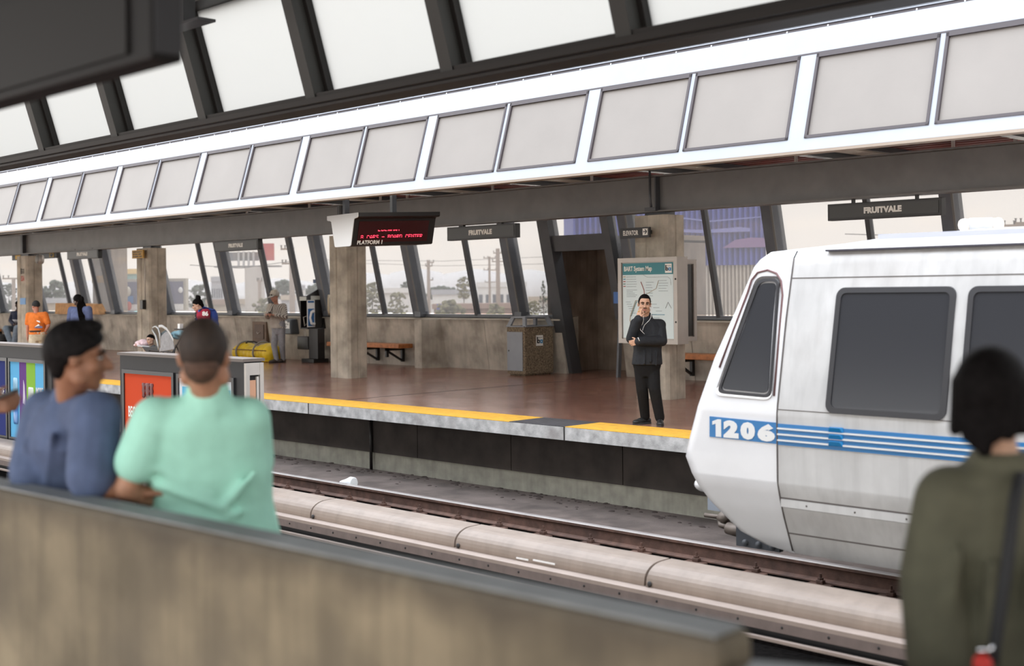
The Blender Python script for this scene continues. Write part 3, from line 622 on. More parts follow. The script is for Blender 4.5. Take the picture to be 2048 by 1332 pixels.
def ledtext(s_, rows, s0, h0, dot, name):
    m = MB()
    for i, ch in enumerate(s_):
        for r_, row in enumerate(G57[ch].split()):
            if r_ not in rows: continue
            for c_, bit in enumerate(row):
                if bit == '1':
                    o = off(s0 + (i * 6 + c_) * dot, h0 - r_ * dot, .0095); m.ob(o, dvr * dot * .46, fu * dot * .42, fn * .001)
    m.build(name, LEDM, t)
d_ = Ln * .80 / (22 * 6)
ledtext('8 CARS - BOARD CENTER'[:21], (0, 1, 3, 4), Ln * .10, fh * .37, d_, 'lower_message')
ledtext('FREMONT', (2, 3), Ln * .30, fh * .62, d_ * 1.1, 'upper_message')
m = MB(); m.text('PLATFORM 1', off(Ln * .06, fh * .03, .0115), dvr, fu, .085, WHITET, .001, .003, 'LEFT', .95); m.build('lettering', WHITET, t)
for f_ in (.04, .62):
    o = dp(.5, 0, Ln * f_); m = MB(); m.bx(o.x - .03, o.x + .03, o.y - .045, o.y + .045, o.z - .01, 3.85); m.build('hanger', STEELB, t)
# ------------------------------------------------------------------ map case and second case on the first pillar
def cased(o, ux, un_, w_, z0, z1, dep, label, name, poster, fr=.07):
    """o: lower left front corner; ux: rightward; un_: outward"""
    ux, un_ = V(ux), V(un_); t = thing(name, label, 'map case' if poster else 'display case', o)
    P_ = lambda a, z, d: V(o) + ux * a + un_ * d + Z * (z - o[2])
    m = MB(); m.hexa([P_(0, z0, -dep), P_(w_, z0, -dep), P_(w_, z0, -.02), P_(0, z0, -.02), P_(0, z1, -dep), P_(w_, z1, -dep), P_(w_, z1, -.02), P_(0, z1, -.02)]); m.build('case', SILV, t)
    m = MB()
    for a0, a1, q0, q1 in ((0, fr, z0, z1), (w_ - fr, w_, z0, z1), (fr, w_ - fr, z0, z0 + fr), (fr, w_ - fr, z1 - fr, z1)):
        m.hexa([P_(a0, q0, -.02), P_(a1, q0, -.02), P_(a1, q0, .01), P_(a0, q0, .01), P_(a0, q1, -.02), P_(a1, q1, -.02), P_(a1, q1, .01), P_(a0, q1, .01)])
    m.build('frame', SILV, t)
    return t, P_
p0 = PY(1236, 517, 15.45); p1 = PY(1357, 517, 15.45); zt2 = p0.z + .0; zb2 = PY(1240, 686, 15.45).z; w_ = XY(1347, 15.45, 600) - p0.x + .08
t, P_ = cased((p0.x, 15.45, zb2), X, -Yv, w_, zb2, zt2, .26, 'silver case with a pale system map and teal heading behind the man in black', 'map_case', True)
PAPER = mat('map_paper', (.70, .80, .81), .5); TEAL = mat('map_teal', (.02, .20, .235), .4)
hh_ = zt2 - zb2
def flat(P_, a0, a1, z0, z1, d, name, m_, t):
    m = MB(); m.hexa([P_(a0, z0, d - .003), P_(a1, z0, d - .003), P_(a1, z0, d), P_(a0, z0, d), P_(a0, z1, d - .003), P_(a1, z1, d - .003), P_(a1, z1, d), P_(a0, z1, d)]); return m.build(name, m_, t)
a0, a1, q0, q1 = .085, w_ - .09, zb2 + .085, zt2 - .085
flat(P_, a0, a1, q0, q1, -.012, 'map_sheet', PAPER, t)
flat(P_, a0, a1, q1 - hh_ * .135, q1, -.009, 'heading_band', TEAL, t)
m = MB(); m.text('BART System Map', P_(a0 + .03, q1 - hh_ * .09, -.006), X, Z, .105, WHITET, .002, .002, 'LEFT', .72); m.build('heading_text', WHITET, t)
LOGOB = mat('emblem_blue', (.03, .25, .5), .4)
def emblem(o, ux, up, n_, s_, t, base=True):
    ux, up, n_ = V(ux), V(up), V(n_); o = V(o)
    if base: MB().ob(o, ux * s_ * .5, up * s_ * .55, n_ * .004, WHITET).build('emblem_plate', WHITET, t)
    q = o + n_ * .007
    m = MB(); m.ob(q - ux * s_ * .35 + up * s_ * .05, ux * s_ * .07, up * s_ * .33, n_ * .002)
    ring = lambda c, r0, r1: [(c + (ux * math.cos(a) + up * math.sin(a)) * r_) for r_ in (r0, r1) for a in [2 * math.pi * k / 16 for k in range(16)]]
    def ann(c, mb):
        v = ring(c, s_ * .09, s_ * .2); v2 = [p + n_ * .004 for p in v]
        fs = []
        for k in range(16):
            j = (k + 1) % 16; fs += [(32 + k, 32 + j, 48 + j, 48 + k), (k, 16 + k, 16 + j, j), (16 + k, 48 + k, 48 + j, 16 + j), (k, j, 32 + j, 32 + k)]
        mb.add(v + v2, fs)
    ann(q - ux * s_ * .17 - up * s_ * .1, m); m.build('emblem_b', BLACK, t)
    m = MB(); ann(q + ux * s_ * .2 - up * s_ * .1, m); m.ob(q + ux * s_ * .38 - up * s_ * .1, ux * s_ * .05, up * s_ * .2, n_ * .002); m.build('emblem_a', LOGOB, t)
    m = MB()
    for k in range(4): m.ob(q + ux * s_ * (-.18 + k * .16) + up * s_ * .3, ux * s_ * .035, up * s_ * .035, n_ * .002)
    m.build('emblem_dots', BLACK, t)
emblem(P_(a1 - .085, q1 - hh_ * .068, -.004), X, Z, -Yv, .13, t)
GX = lambda f_: a0 + (a1 - a0) * f_; GZ = lambda f_: q1 - (q1 - q0) * f_
def route(pts, r_, m_, name):
    r_ *= .6; m = MB(); m.tube([P_(GX(a), GZ(b), -.007) for a, b in pts], r_, 6); m.build(name, m_, t)
RED2 = mat('map_red', (.38, .08, .06), .5); ORG = mat('map_tan', (.42, .30, .17), .5); GRN = mat('map_green', (.10, .2, .16), .5); BLU = mat('map_blue', (.05, .25, .38), .5)
route([(.37, .25), (.43, .36), (.44, .45)], .009, RED2, 'map_route'); route([(.72, .235), (.67, .34), (.46, .42), (.44, .45)], .006, ORG, 'map_route')
route([(.44, .45), (.42, .5), (.26, .5), (.15, .7), (.14, .77), (.2, .85), (.2, .95)], .008, ORG, 'map_route'); route([(.42, .515), (.275, .515), (.165, .71)], .007, GRN, 'map_route')
route([(.55, .685), (.83, .685)], .007, BLU, 'map_route'); route([(.85, .6), (.9, .52), (.96, .6)], .005, STEEL, 'map_route'); route([(.4, .15), (.5, .19), (.9, .19), (.95, .22), (.96, .3)], .003, STEEL, 'map_route')
m = MB(); random.seed(5)
for k, c_ in enumerate((ORG, BLU, RED2, GRN, RED2)):
    zz = GZ(.185 + k * .032); m.hexa([P_(GX(.015), zz, -.009), P_(GX(.06), zz, -.009), P_(GX(.06), zz, -.005), P_(GX(.015), zz, -.005), P_(GX(.015), zz + .014, -.009), P_(GX(.06), zz + .014, -.009), P_(GX(.06), zz + .014, -.005), P_(GX(.015), zz + .014, -.005)], c_)
m.build('legend_keys', ORG, t)
INK = mat('map_ink', (.30, .36, .38), .6); m = MB()
def inkbar(fa, fb, ln):
    a_, z_ = GX(fa), GZ(fb); m.hexa([P_(a_, z_, -.009), P_(a_ + ln, z_, -.009), P_(a_ + ln, z_, -.006), P_(a_, z_, -.006), P_(a_, z_ + .007, -.009), P_(a_ + ln, z_ + .007, -.009), P_(a_ + ln, z_ + .007, -.006), P_(a_, z_ + .007, -.006)])
for k in range(5): inkbar(.08, .185 + k * .032, .16 + .05 * random.random())
for k in range(5): inkbar(.08, .36 + k * .022, .12 + .1 * random.random())
for k in range(8): inkbar(.47, .26 + k * .036, .10 + .06 * random.random())
for k in range(5): inkbar(.72, .24 + k * .034, .14 + .05 * random.random())
for k in range(6): inkbar(.06 + .02 * k, .52 + k * .03, .1)
for k in range(8): inkbar(.56 + .05 * (k % 3), .55 + k * .045, .12)
m.build('legend_text', INK, t)
for zz in (GZ(.22), GZ(.78)): MB().ell(P_(w_ - .03, zz, .012), (.016, .01, .016), None, 8, 6).build('lock', BLACK, t)
x1 = PX_[0]
t, P2 = cased((x1 + .12, 15.73, zb2 + .02), Yv, X, .62, zb2 + .02, zt2 - .03, .11, 'narrow case with dark empty panel on the pillar side right of the map', 'display_case', False)
flat(P2, .07, .55, zb2 + .1, zt2 - .11, -.014, 'dark_panel', mat('dark_display', (.035, .033, .032), .25), t)
# blue sticker signs
p0, p1 = PY(1227, 584, 18.9), PY(1240, 607, 18.9); single(MB().bx(p0.x, p1.x + .1, 18.9, 18.93, p1.z, p0.z), 'blue_sign', mat('sign_blue', (.02, .10, .33), .4), 'small blue sign on the window beside the map case', 'sign')
p0, p1 = PY(626, 559, 19.15), PY(638, 566, 19.15); single(MB().bx(p0.x, p1.x, 19.15, 19.16, p1.z, p0.z), 'blue_sticker', mat('sticker_navy', (.01, .035, .10), .4), 'small navy sticker on the window above the payphone', 'sticker')
# ------------------------------------------------------------------ benches on the back wall
def bench(x0, x1, label, zs=.54):
    t = thing('wall_bench', label, 'bench', ((x0 + x1) / 2, 19.0, 0)); yf = 18.8
    m = MB(); m.bx(x0, x1, yf, yf + .44, zs - .1, zs); m.build('seat_plank', WOOD, t, .012)
    xs = [x0 + .35 + i * .95 for i in range(int((x1 - x0 - .3) / .95) + 1)]
    for x in xs:
        m = MB(); m.bx(x - .03, x + .03, yf + .06, 19.42, zs - .17, zs - .1); m.bx(x - .03, x + .03, 19.34, 19.42, zs - .45, zs - .1); m.bar((x, yf + .1, zs - .17), (x, 19.36, zs - .42), .05, .04, Z); m.bx(x - .03, x + .03, yf + .06, yf + .13, zs - .32, zs - .1); m.build('bracket', BLACK, t)
    return t
bench(-25.45, -22.65, 'orange wooden wall bench behind the pillar with the departure display')
bench(-14.95, -12.1, 'orange wooden wall bench beside the pillar behind the map, next to the train')
bench(-49.5, -45.9, 'orange wooden wall bench under the seated person at far left', .58)
# ------------------------------------------------------------------ litter bin
c = PZ(1050.7, 752.4, 0); xL = XY(1014.6, c.y, 751); yR = PX(1107.6, 749.5, c.x).y; zt3 = PY(1049, 654.4, c.y).z; zl = PY(1043, 633, c.y + .1).z
t = thing('litter_bin', 'exposed aggregate litter bin with grey door and grey lid beside the doorway', 'litter bin', ((xL + c.x) / 2, (c.y + yR) / 2, 0))
AGG = mat('exposed_aggregate', (.19, .145, .095), .9, var=.75, scale=38, bump=.8, bscale=45)
m = MB(); m.bx(xL, c.x, c.y, yR, .03, zt3); m.bx(xL + .04, c.x - .04, c.y + .04, yR - .04, 0, .03); m.build('body', AGG, t, .02)
GREYD = mat('bin_grey_paint', (.25, .265, .29), .4, var=.06)
m = MB(); m.bx(xL + .02, c.x - .06, c.y - .018, c.y, .1, zt3 - .1); m.build('door', GREYD, t, .005)
m = MB(); m.bx(xL + .06, xL + .085, c.y - .024, c.y - .018, .5, .53); m.build('latch', BLACK, t)
m = MB(); i_ = .1; mx_, my_ = (xL + c.x) / 2, (c.y + yR) / 2
lo = [(xL, c.y), (c.x, c.y), (c.x, yR), (xL, yR)]; hi = [(xL + i_, c.y + i_), (c.x - i_, c.y + i_), (c.x - i_, yR - i_), (xL + i_, yR - i_)]
for (a, b), (c1, d1) in zip(lo, hi): m.bar((a + (.03 if a < mx_ else -.03), b + (.03 if b < my_ else -.03), zt3), (c1, d1, zl - .02), .09, .05, Yv)
m.bx(xL + i_ - .02, c.x - i_ + .02, c.y + i_ - .02, yR - i_ + .02, zl - .035, zl)
for a, b in ((0, 1), (1, 2), (2, 3), (3, 0)): m.bar((*lo[a], zt3 + .012), (*lo[b], zt3 + .012), .06, .024, Z)
m.build('lid', GREYD, t, .004)
m = MB(); m.bx(xL + .08, c.x - .08, c.y + .08, yR - .08, zt3 - .0, zt3 + .01); m.build('inner_liner', BLACK, t)
emblem((c.x + .006, c.y + (yR - c.y) * .5, .72), Yv, Z, X, .2, t)
# ------------------------------------------------------------------ payphone pedestal
b = PZ(622, 724, 0); bx_, by_ = b.x + .1, b.y - .1
t = thing('payphone', 'black payphone pedestal with a blue handset sign, left of the centre pillar', 'payphone', (bx_, by_, 0))
PB = mat('payphone_black', (.014, .013, .013), .4)
by_ = 18.75
def K(x, y, Y=None): return PY(x, y, Y or by_)
m = MB(); xl, xr_ = XY(618, by_, 724), XY(631, by_, 724); m.bx(xl, xr_ + .1, by_, by_ + .22, .1, K(606, 658).z + .02); m.build('pedestal', PB, t, .01)
m = MB(); a = XY(606, by_, 722); b2 = XY(628, by_, 722); m.bx(a, b2 + .05, by_ - .05, by_ + .42, 0, .1); m.build('base', PB, t, .01)
z0, z1 = K(596, 658).z, K(596, 592).z; zp = K(622, 584).z + .12; xa_, xb_ = XY(594, by_, 625), XY(613, by_, 625)
m = MB(); m.prism([(xa_, by_ + .1, z0), (xa_, by_ + .1, z1), (xa_ + .02, by_ + .1, z1), (xa_ + .02, by_ + .1, z0)], (0, .5, 0)); m.bx(xa_, xb_, by_ + .56, by_ + .6, z0, z1); m.bx(xa_, xb_, by_ + .05, by_ + .6, z1 - .04, z1); m.bx(xa_, xb_, by_ + .1, by_ + .6, z0, z0 + .03); m.build('hood', PB, t)
m = MB(); m.bx(xa_ + .08, xb_ - .05, by_ + .42, by_ + .56, z0 + .1, z1 - .15); m.build('telephone_set', BLACKM, t, .02)
yr = PX(632, 625, xb_ + .02).y
m = MB(); m.bx(xb_ - .02, xb_ + .05, by_ + .25, yr + .1, .1, z0); m.prism([(xb_, by_ + .0, z0), (xb_, yr + .15, z0), (xb_, yr + .15, zp), (xb_, by_ + .0, z1)], (.05, 0, 0)); m.build('side_panel', PB, t)
# blue handset sign on the side panel (faces +X)
xs_ = xb_ + .052; yq0, yq1 = PX(614, 620, xs_).y, PX(629, 620, xs_).y; zq0, zq1 = PX(622, 654, xs_).z, PX(622, 600, xs_).z
m = MB(); m.bx(xs_, xs_ + .012, yq0, yq1, zq0, zq1); m.build('sign_border', WHITE, t)
m = MB(); zm = zq0 + (zq1 - zq0) * .68; m.bx(xs_ + .012, xs_ + .016, yq0 + .02, yq1 - .02, zq0 + .025, zm); m.bx(xs_ + .012, xs_ + .016, yq0 + .02, yq1 - .02, zq1 - .07, zq1 - .02); m.build('sign_blue_field', mat('phone_blue', (.015, .11, .30), .4), t)
m = MB(); yc = (yq0 + yq1) / 2; hz = zm - zq0; pts = [(yc + .08, zq0 + hz * .86), (yc - .0, zq0 + hz * .8), (yc - .04, zq0 + hz * .5), (yc + .0, zq0 + hz * .2), (yc + .09, zq0 + hz * .14)]
m.tube([(xs_ + .02, a, b_) for a, b_ in pts], [.05, .035, .03, .035, .05], 8); m.build('handset_symbol', WHITE, t)
m = MB(); m.bx(xa_ + .06, xb_ - .06, by_ + .04, by_ + .05, z1 - .12, z1 - .02); m.bx(xb_ + .051, xb_ + .056, by_ + .1, by_ + .38, z1 - .1, z1 + .0); m.build('header_labels', mat('label_grey', (.5, .52, .48), .5), t)
m = MB(); m.tube([(xb_ - .06, by_ + .1, z1 - .2), (xb_ - .07, by_ + .1, z1 - .5), (xb_ - .2, by_ + .05, z0 + .3), (xb_ - .16, by_ + .05, z0 + .08), (xb_ - .04, by_ + .1, z0 + .2), (xb_ - .03, by_ + .12, z0 + .45)], .012); m.build('cord', SILV, t)
z2, z3 = K(600, 699).z, K(600, 673).z; x2, x3 = XY(591, by_, 690), XY(617, by_, 690)
m = MB(); m.bx(x2, x3 - .1, by_ + .05, by_ + .25, z2, z3); m.build('directory_holder', PB, t, .015)
m = MB(); m.tube([(x2 + .25, by_ + .08, z3 - .1), (x2 + .25, by_ + .08, z3 + .12), ((x2 + x3) / 2, by_ + .1, z0 - .02), (x3 - .25, by_ + .08, z3 + .12), (x3 - .25, by_ + .08, z3 - .1)], .012); m.build('hanger_wire', SILV, t)
# grey wall box
p0, p1 = PY(564, 638, 19.15), PY(590, 669, 19.15)
t = thing('wall_box', 'grey wall box with a white label between the man in the visor and the payphone', 'electrical box', ((p0.x + p1.x) / 2, 19.15, p1.z))
m = MB(); m.bx(p0.x, p1.x - .12, 19.12, 19.4, p1.z, p0.z); m.build('case', mat('box_grey', (.085, .10, .115), .45), t, .03)
m = MB(); m.bx(p0.x + .02, p1.x - .14, 19.105, 19.12, p1.z + .02, p0.z - .02); m.build('door', mat('box_grey', (.085, .10, .115)), t, .01)
m = MB(); xm = (p0.x + p1.x) / 2 - .06; zm = p1.z + (p0.z - p1.z) * .58; m.bx(xm - .17, xm + .17, 19.1, 19.105, zm - .08, zm + .08); m.bx(xm - .07, xm + .07, 19.1, 19.105, p0.z - .09, p0.z - .05); m.build('label', WHITE, t)
m = MB(); m.text('FIRE HOSE', (xm, 19.098, zm + .015), X, Z, .06, BLACK, .001); m.text('OUT', (xm, 19.098, zm - .055), X, Z, .06, BLACK, .001); m.build('label_text', BLACK, t)
m = MB(); m.bx(p0.x + .1, p0.x + .17, 19.09, 19.105, p1.z + .09, p1.z + .16); m.build('latch', SILV, t)
# steel hatch in the wall
p0, p1 = PY(512, 643, 19.42), PY(540, 685, 19.42)
t = thing('wall_hatch', 'rusty brown steel hatch set in the wall left of the man in the visor', 'hatch', ((p0.x + p1.x) / 2, 19.4, p1.z))
HB = mat('hatch_brown', (.14, .09, .06), .6, var=.25, scale=5)
m = MB(); m.bx(p0.x, p1.x, 19.3, 19.44, p1.z, p0.z); m.build('frame', HB, t, .005)
m = MB(); m.bx(p0.x + .13, p1.x - .1, 19.28, 19.3, p1.z + .1, p0.z - .08); m.build('door', mat('hatch_brown_dark', (.11, .068, .046), .55, var=.2), t, .004)
m = MB(); m.tube([((p0.x + p1.x) / 2 - .08, 19.27, (p0.z + p1.z) / 2), ((p0.x + p1.x) / 2, 19.25, (p0.z + p1.z) / 2 - .04), ((p0.x + p1.x) / 2 + .08, 19.27, (p0.z + p1.z) / 2)], .012); m.build('handle', SILV, t)
# handrail-like pull beside the centre pillar
p = PY(658, 610, 19.2); m = MB(); m.tube([(p.x, 19.2, p.z - .25), (p.x + .05, 19.15, p.z - .15), (p.x + .05, 19.15, p.z + .15), (p.x, 19.2, p.z + .25)], .03); single(m, 'window_crank', mat('ivory', (.5, .42, .3), .5), 'small ivory pull handle on the window post beside the centre pillar', 'handle')
# plywood on the sill at left
p0, p1 = PY(110, 615, 19.14), PY(200, 632, 19.14)
m = MB(); m.hexa([(p0.x, 19.14, 1.17), (p1.x, 19.14, 1.17), (p1.x, 19.4, 1.17), (p0.x, 19.4, 1.17), (p0.x, 19.16, 1.54), (p1.x - .3, 19.16, 1.49), (p1.x - .3, 19.38, 1.52), (p0.x, 19.38, 1.54)]); m.v = [V((p.x, p.y, p.z - .02)) for p in m.v]
single(m, 'plywood_box', PLY, 'raw plywood boxing on the window sill behind the person with braids', 'plywood box')
# ------------------------------------------------------------------ yellow duffel bag
p0, p1 = PZ(466, 727, 0), PZ(541, 727, 0)
yD = 18.2; xa_, xb_ = XY(464, yD, 715), XY(541, yD, 715); DZ = .5
t = thing('duffel_bag', 'bright yellow duffel bag with grey straps on the floor beside the man in the visor', 'duffel bag', ((xa_ + xb_) / 2, yD, 0))
m = MB(); L_ = xb_ - xa_
for i in range(9):
    f_ = i / 8; zz = DZ * (.88 + .12 * math.sin(f_ * 9)); m.ell((xa_ + .18 + (L_ - .36) * f_, yD + .18, zz * .48), (.2, .28, zz * .5))
m.bx(xa_ + .1, xb_ - .1, yD, yD + .36, .005, .2)
blob(m, 'bag_body', mat('duffel_yellow', (.75, .52, .02), .5, var=.15, bump=.6, bscale=9), t, .02, 6)
GRS = mat('strap_grey', (.25, .24, .22), .6)
for f_ in (.22, .66):
    xx = xa_ + L_ * f_; m = MB(); m.tube([(xx, yD + .18 + .31 * math.cos(a), DZ * .48 + .27 * math.sin(a)) for a in [math.pi * k / 14 - .0 for k in range(-6, 21)]], .025, 6); tag(m.build('strap', GRS, t), 'grey webbing strap')
m = MB(); m.tube([(xa_ + .15, yD - .07, .3), (xa_ + L_ * .4, yD - .12, .31), (xb_ - .1, yD - .07, .3)], .012); m.build('piping', mat('bag_piping', (.2, .09, .03), .7), t)
m = MB(); m.tube([(xa_ + L_ * .3, yD + .1, DZ * .95), (xa_ + L_ * .38, yD + .05, DZ * 1.03), (xa_ + L_ * .55, yD + .05, DZ * 1.03), (xa_ + L_ * .62, yD + .1, DZ * .95)], .022); m.build('handle', BLACKM, t)
# ------------------------------------------------------------------ advertising panels between the tracks
YA = 8.0; ADF = mat('ad_panel_charcoal', (.021, .020, .021), .5, var=.06, spec=.3)
def adpanel(x0, x1, z0, z1, label, dep=.24):
    t = thing('advertising_panel', label, 'advertising panel', ((x0 + x1) / 2, YA + dep / 2, -1.3))
    m = MB(); m.bx(x0, x1 - .02, YA, YA + dep, z0, z1); m.build('cabinet', ADF, t)
    m = MB(); m.bx(x0 - .02, x1, YA - .03, YA + dep + .03, z1 - .005, z1 + .03); m.build('top_rail', mat('ad_top_rail', (.14, .115, .10), .5, metal=.2), t)
    for xx in (x0 + .2, x1 - .3):
        m = MB(); m.bx(xx, xx + .1, YA + .1, YA + .3, -1.3, z0); m.build('leg', BLACKM, t)
    return t
def poster(t, x0, x1, z0, z1, m_, name='poster'):
    m = MB()
    for a, b, c_, d_ in ((x0 - .05, x0, z0 - .05, z1 + .05), (x1, x1 + .05, z0 - .05, z1 + .05), (x0, x1, z0 - .05, z0), (x0, x1, z1, z1 + .05)): m.bx(a, b, YA - .025, YA, c_, d_)
    m.build('poster_frame', mat('ad_frame_black', (.02, .02, .022), .3), t)
    m = MB(); m.bx(x0, x1, YA - .008, YA, z0, z1); return m.build(name, m_, t)
pz = lambda y, x: PY(x, y, YA).z
xx0, xx1 = XY(240, YA, 720), XY(490, YA, 740)
t = adpanel(xx0, xx1, -.6, pz(709, 240), 'dark advertising panel with an orange-red poster, behind the man in pale green')
POR = mat('poster_red', (.62, .07, .022), .7, spec=.15); x0, x1 = XY(251, YA, 780), XY(346, YA, 780); z1 = pz(746, 252)
poster(t, x0, x1, -.42, z1, POR)
DRK = mat('poster_dark_red', (.12, .012, .012), .3); m = MB(); xc = XY(297, YA, 780); zc = pz(782, 297)
for dx, w2 in ((-.1, .05), (0, .07), (.1, .05)):
    m.loft([[(xc + dx + w2 * s2 * math.cos(a), YA - .012 - .012 * max(0, -math.sin(a)), zc + hh2) for a in [2 * math.pi * k / 10 for k in range(10)]] for hh2, s2 in ((-.09, .3), (-.07, .9), (-.03, .6), (.0, 1), (.04, .6), (.08, 1), (.10, .7))])
m.build('poster_ornament', DRK, t)
m = MB(); m.text('BECAUSE', (XY(258, YA, 826), YA - .011, pz(832, 258)), X, Z, .19, WHITET, .001, .004, 'LEFT', .55); m.build('poster_lettering', WHITET, t)
x0, x1 = XY(360, YA, 780), XY(466, YA, 780); z1 = pz(762, 440)
poster(t, x0, x1, -.42, z1, mat('poster_pale', (.72, .76, .80), .7, spec=.15)); m = MB(); m.bx(x0 + .07, x1 - .04, YA - .011, YA - .006, -.3, z1 - .1); m.build('poster_blue_field', mat('poster_sky', (.13, .45, .66), .7, spec=.15), t)
# end of the panel, facing +X
m = MB(); ye = YA + .24; zt4 = pz(709, 240) - .02
m.bx(xx1 - .02, xx1 + .02, YA, YA + .05, -.6, zt4, SILV); m.bx(xx1 - .02, xx1 + .02, ye - .05, ye, -.6, zt4, SILV); m.bx(xx1 - .02, xx1 + .015, YA + .05, ye - .05, zt4 - .14, zt4, SILV); m.build('end_frame', SILV, t)
m = MB(); m.bx(xx1 - .02, xx1 + .004, YA + .05, ye - .10, -.55, zt4 - .2); m.build('end_board', mat('end_board_tan', (.48, .26, .16), .6), t)
m = MB(); m.bx(xx1 - .02, xx1 + .01, ye - .09, ye - .06, -.55, zt4 - .16); m.build('end_channel', mat('end_channel', (.45, .42, .38), .5), t)
xx0, xx1 = -22.5, XY(104, YA, 720)
t = adpanel(xx0, xx1, -.62, pz(691, 20), 'dark advertising panel with striped drink posters at the left edge')
z1, z0 = pz(724, 40), pz(874, 30)
x0, x1 = XY(-40, YA, 760), XY(14, YA, 780); poster(t, x0, x1, z0, z1, mat('poster_navy', (.02, .03, .16), .7, spec=.15))
m = MB(); m.text('PROOF', (XY(10, YA, 788), YA - .011, pz(789, 8)), X, Z, .15, WHITET, .001, .003, 'RIGHT', .6); m.build('poster_lettering', WHITET, t)
e = [XY(q, YA, 780) for q in (22, 40.5, 54.5, 72, 90.5)]
poster(t, e[0], e[4], z0, z1, mat('poster_light_blue', (.12, .42, .70), .7, spec=.15))
MB().bx(e[1], e[2], YA - .011, YA - .006, z0, z1).build('poster_stripe', mat('poster_purple', (.13, .05, .22), .7, spec=.15), t)
MB().bx(e[2], e[3], YA - .011, YA - .006, z0, z1).build('poster_stripe', mat('poster_green', (.24, .46, .05), .7, spec=.15), t)
def can(px0, px1, yt, yb, m1, m2, name):
    a, b = XY(px0, YA, 790), XY(px1, YA, 790); q1, q0 = pz(yt, px0), pz(yb, px0); c = (a + b) / 2; r_ = (b - a) / 2; m = MB()
    ring = lambda z, s: [(c + r_ * s * math.cos(t_), YA - .012 - .012 * max(0, -math.sin(t_)), z) for t_ in [2 * math.pi * k / 12 for k in range(12)]]
    h_ = q1 - q0
    m.loft([ring(q0, .75), ring(q0 + h_ * .04, 1), ring(q0 + h_ * .5, 1)], m1); m.loft([ring(q0 + h_ * .5, 1), ring(q0 + h_ * .95, 1), ring(q1, .8)], m2); m.build(name, m1, t)
can(28, 37.5, 755, 847, mat('can_blue', (.03, .16, .42), .3), mat('can_pale_blue', (.30, .55, .75), .3), 'poster_can')
can(58, 69, 774, 850, mat('can_green', (.02, .18, .05), .3), mat('can_silver', (.6, .66, .6), .3), 'poster_can')
m = MB(); m.prism([(e[1] + .12, YA - .011, pz(806, 46)), (e[2] - .03, YA - .011, pz(810, 50)), (e[2] - .06, YA - .011, pz(770, 52)), (e[2] - .10, YA - .011, pz(760, 52))], (0, -.004, 0)); m.build('poster_can', mat('can_lilac', (.45, .40, .52), .3), t)
m = MB(); m.text('MORE', (XY(73.5, YA, 790), YA - .011, pz(791, 74)), X, Z, .17, WHITET, .001, .003, 'LEFT', .5); m.build('poster_lettering', WHITET, t)
p = PY(19, 887, YA); MB().bx(p.x - .1, p.x + .1, YA - .02, YA, p.z - .045, p.z + .045).build('maker_plate', WHITE, t, .02)
# ------------------------------------------------------------------ train
YC, HWD = 10.1, 1.6
def tuck(z):
    if z > .76: return .20 * (z - .76) + .05 * max(0, z - 1.5)
    if z < .2: return .30 * (.2 - z) + .12 * max(0, -.05 - z)
    return 0.
def ys(z): return YC - HWD + tuck(z)
def PS(x, y, out=0.):
    Y = 8.5
    for _ in range(12): p = PY(x, y, Y); Y = ys(p.z) - out
    return PY(x, y, Y)
SIL = [(1588, 494), (1552, 504), (1527, 512), (1508, 534.5), (1471, 622), (1429, 716), (1393.6, 820), (1378, 880), (1371.5, 912), (1382, 940), (1396, 968), (1420, 1000), (1480, 1060), (1528, 1086), (1570, 1099)]
RC = .16
fr = []
for x, y in SIL:
    Y = 8.6
    for _ in range(10): p = PY(x, y, Y); Y = ys(p.z) + .43 * RC
    fr.append((p.z, p.x - .18 * RC))
fr.sort()
def xf(z):
    if z <= fr[0][0]: return fr[0][1]
    for (z0, a), (z1, b) in zip(fr, fr[1:]):
        if z <= z1: return a + (b - a) * (z - z0) / max(1e-6, z1 - z0)
    return fr[-1][1]
XS = PS(1553, 880).x; XE = 13.
zb_ = fr[0][0]
zs_ = sorted(set([zb_, zb_ + .03, -.2, -.1, 0, .1, .2, .3, .4, .5, .6, .7, .76, .85, 1.0, 1.2, 1.4, 1.6, 1.75, 1.85, 1.93, 1.99] + [round(z, 3) for z, a in fr if zb_ + .05 < z < 2.0]))
LV = [(z, HWD - tuck(z), xf(z)) for z in zs_]
LV += [(2.05, HWD - tuck(2.0) - .05, xf(2.03)), (2.10, HWD - .5, -5.35), (2.15, HWD - .75, -5.1), (2.19, HWD - 1.0, -4.6), (2.215, HWD - 1.25, -4.0), (2.225, .12, -3.3)]
def contour(z, hw, xfr, n=7):
    """half plan outline from the front centre line round the corner to the near side; mirrored later"""
    r_ = min(RC, hw * .9); pts = []
    bow = .05
    for k in range(6): t_ = k / 5; pts.append((xfr - bow * (1 - t_ * t_) + 0, YC - (hw - r_) * t_))
    for k in range(1, n + 1): a = math.pi / 2 * k / n; pts.append((xfr + r_ - r_ * math.cos(a), YC - hw + r_ - r_ * math.sin(a)))
    return pts
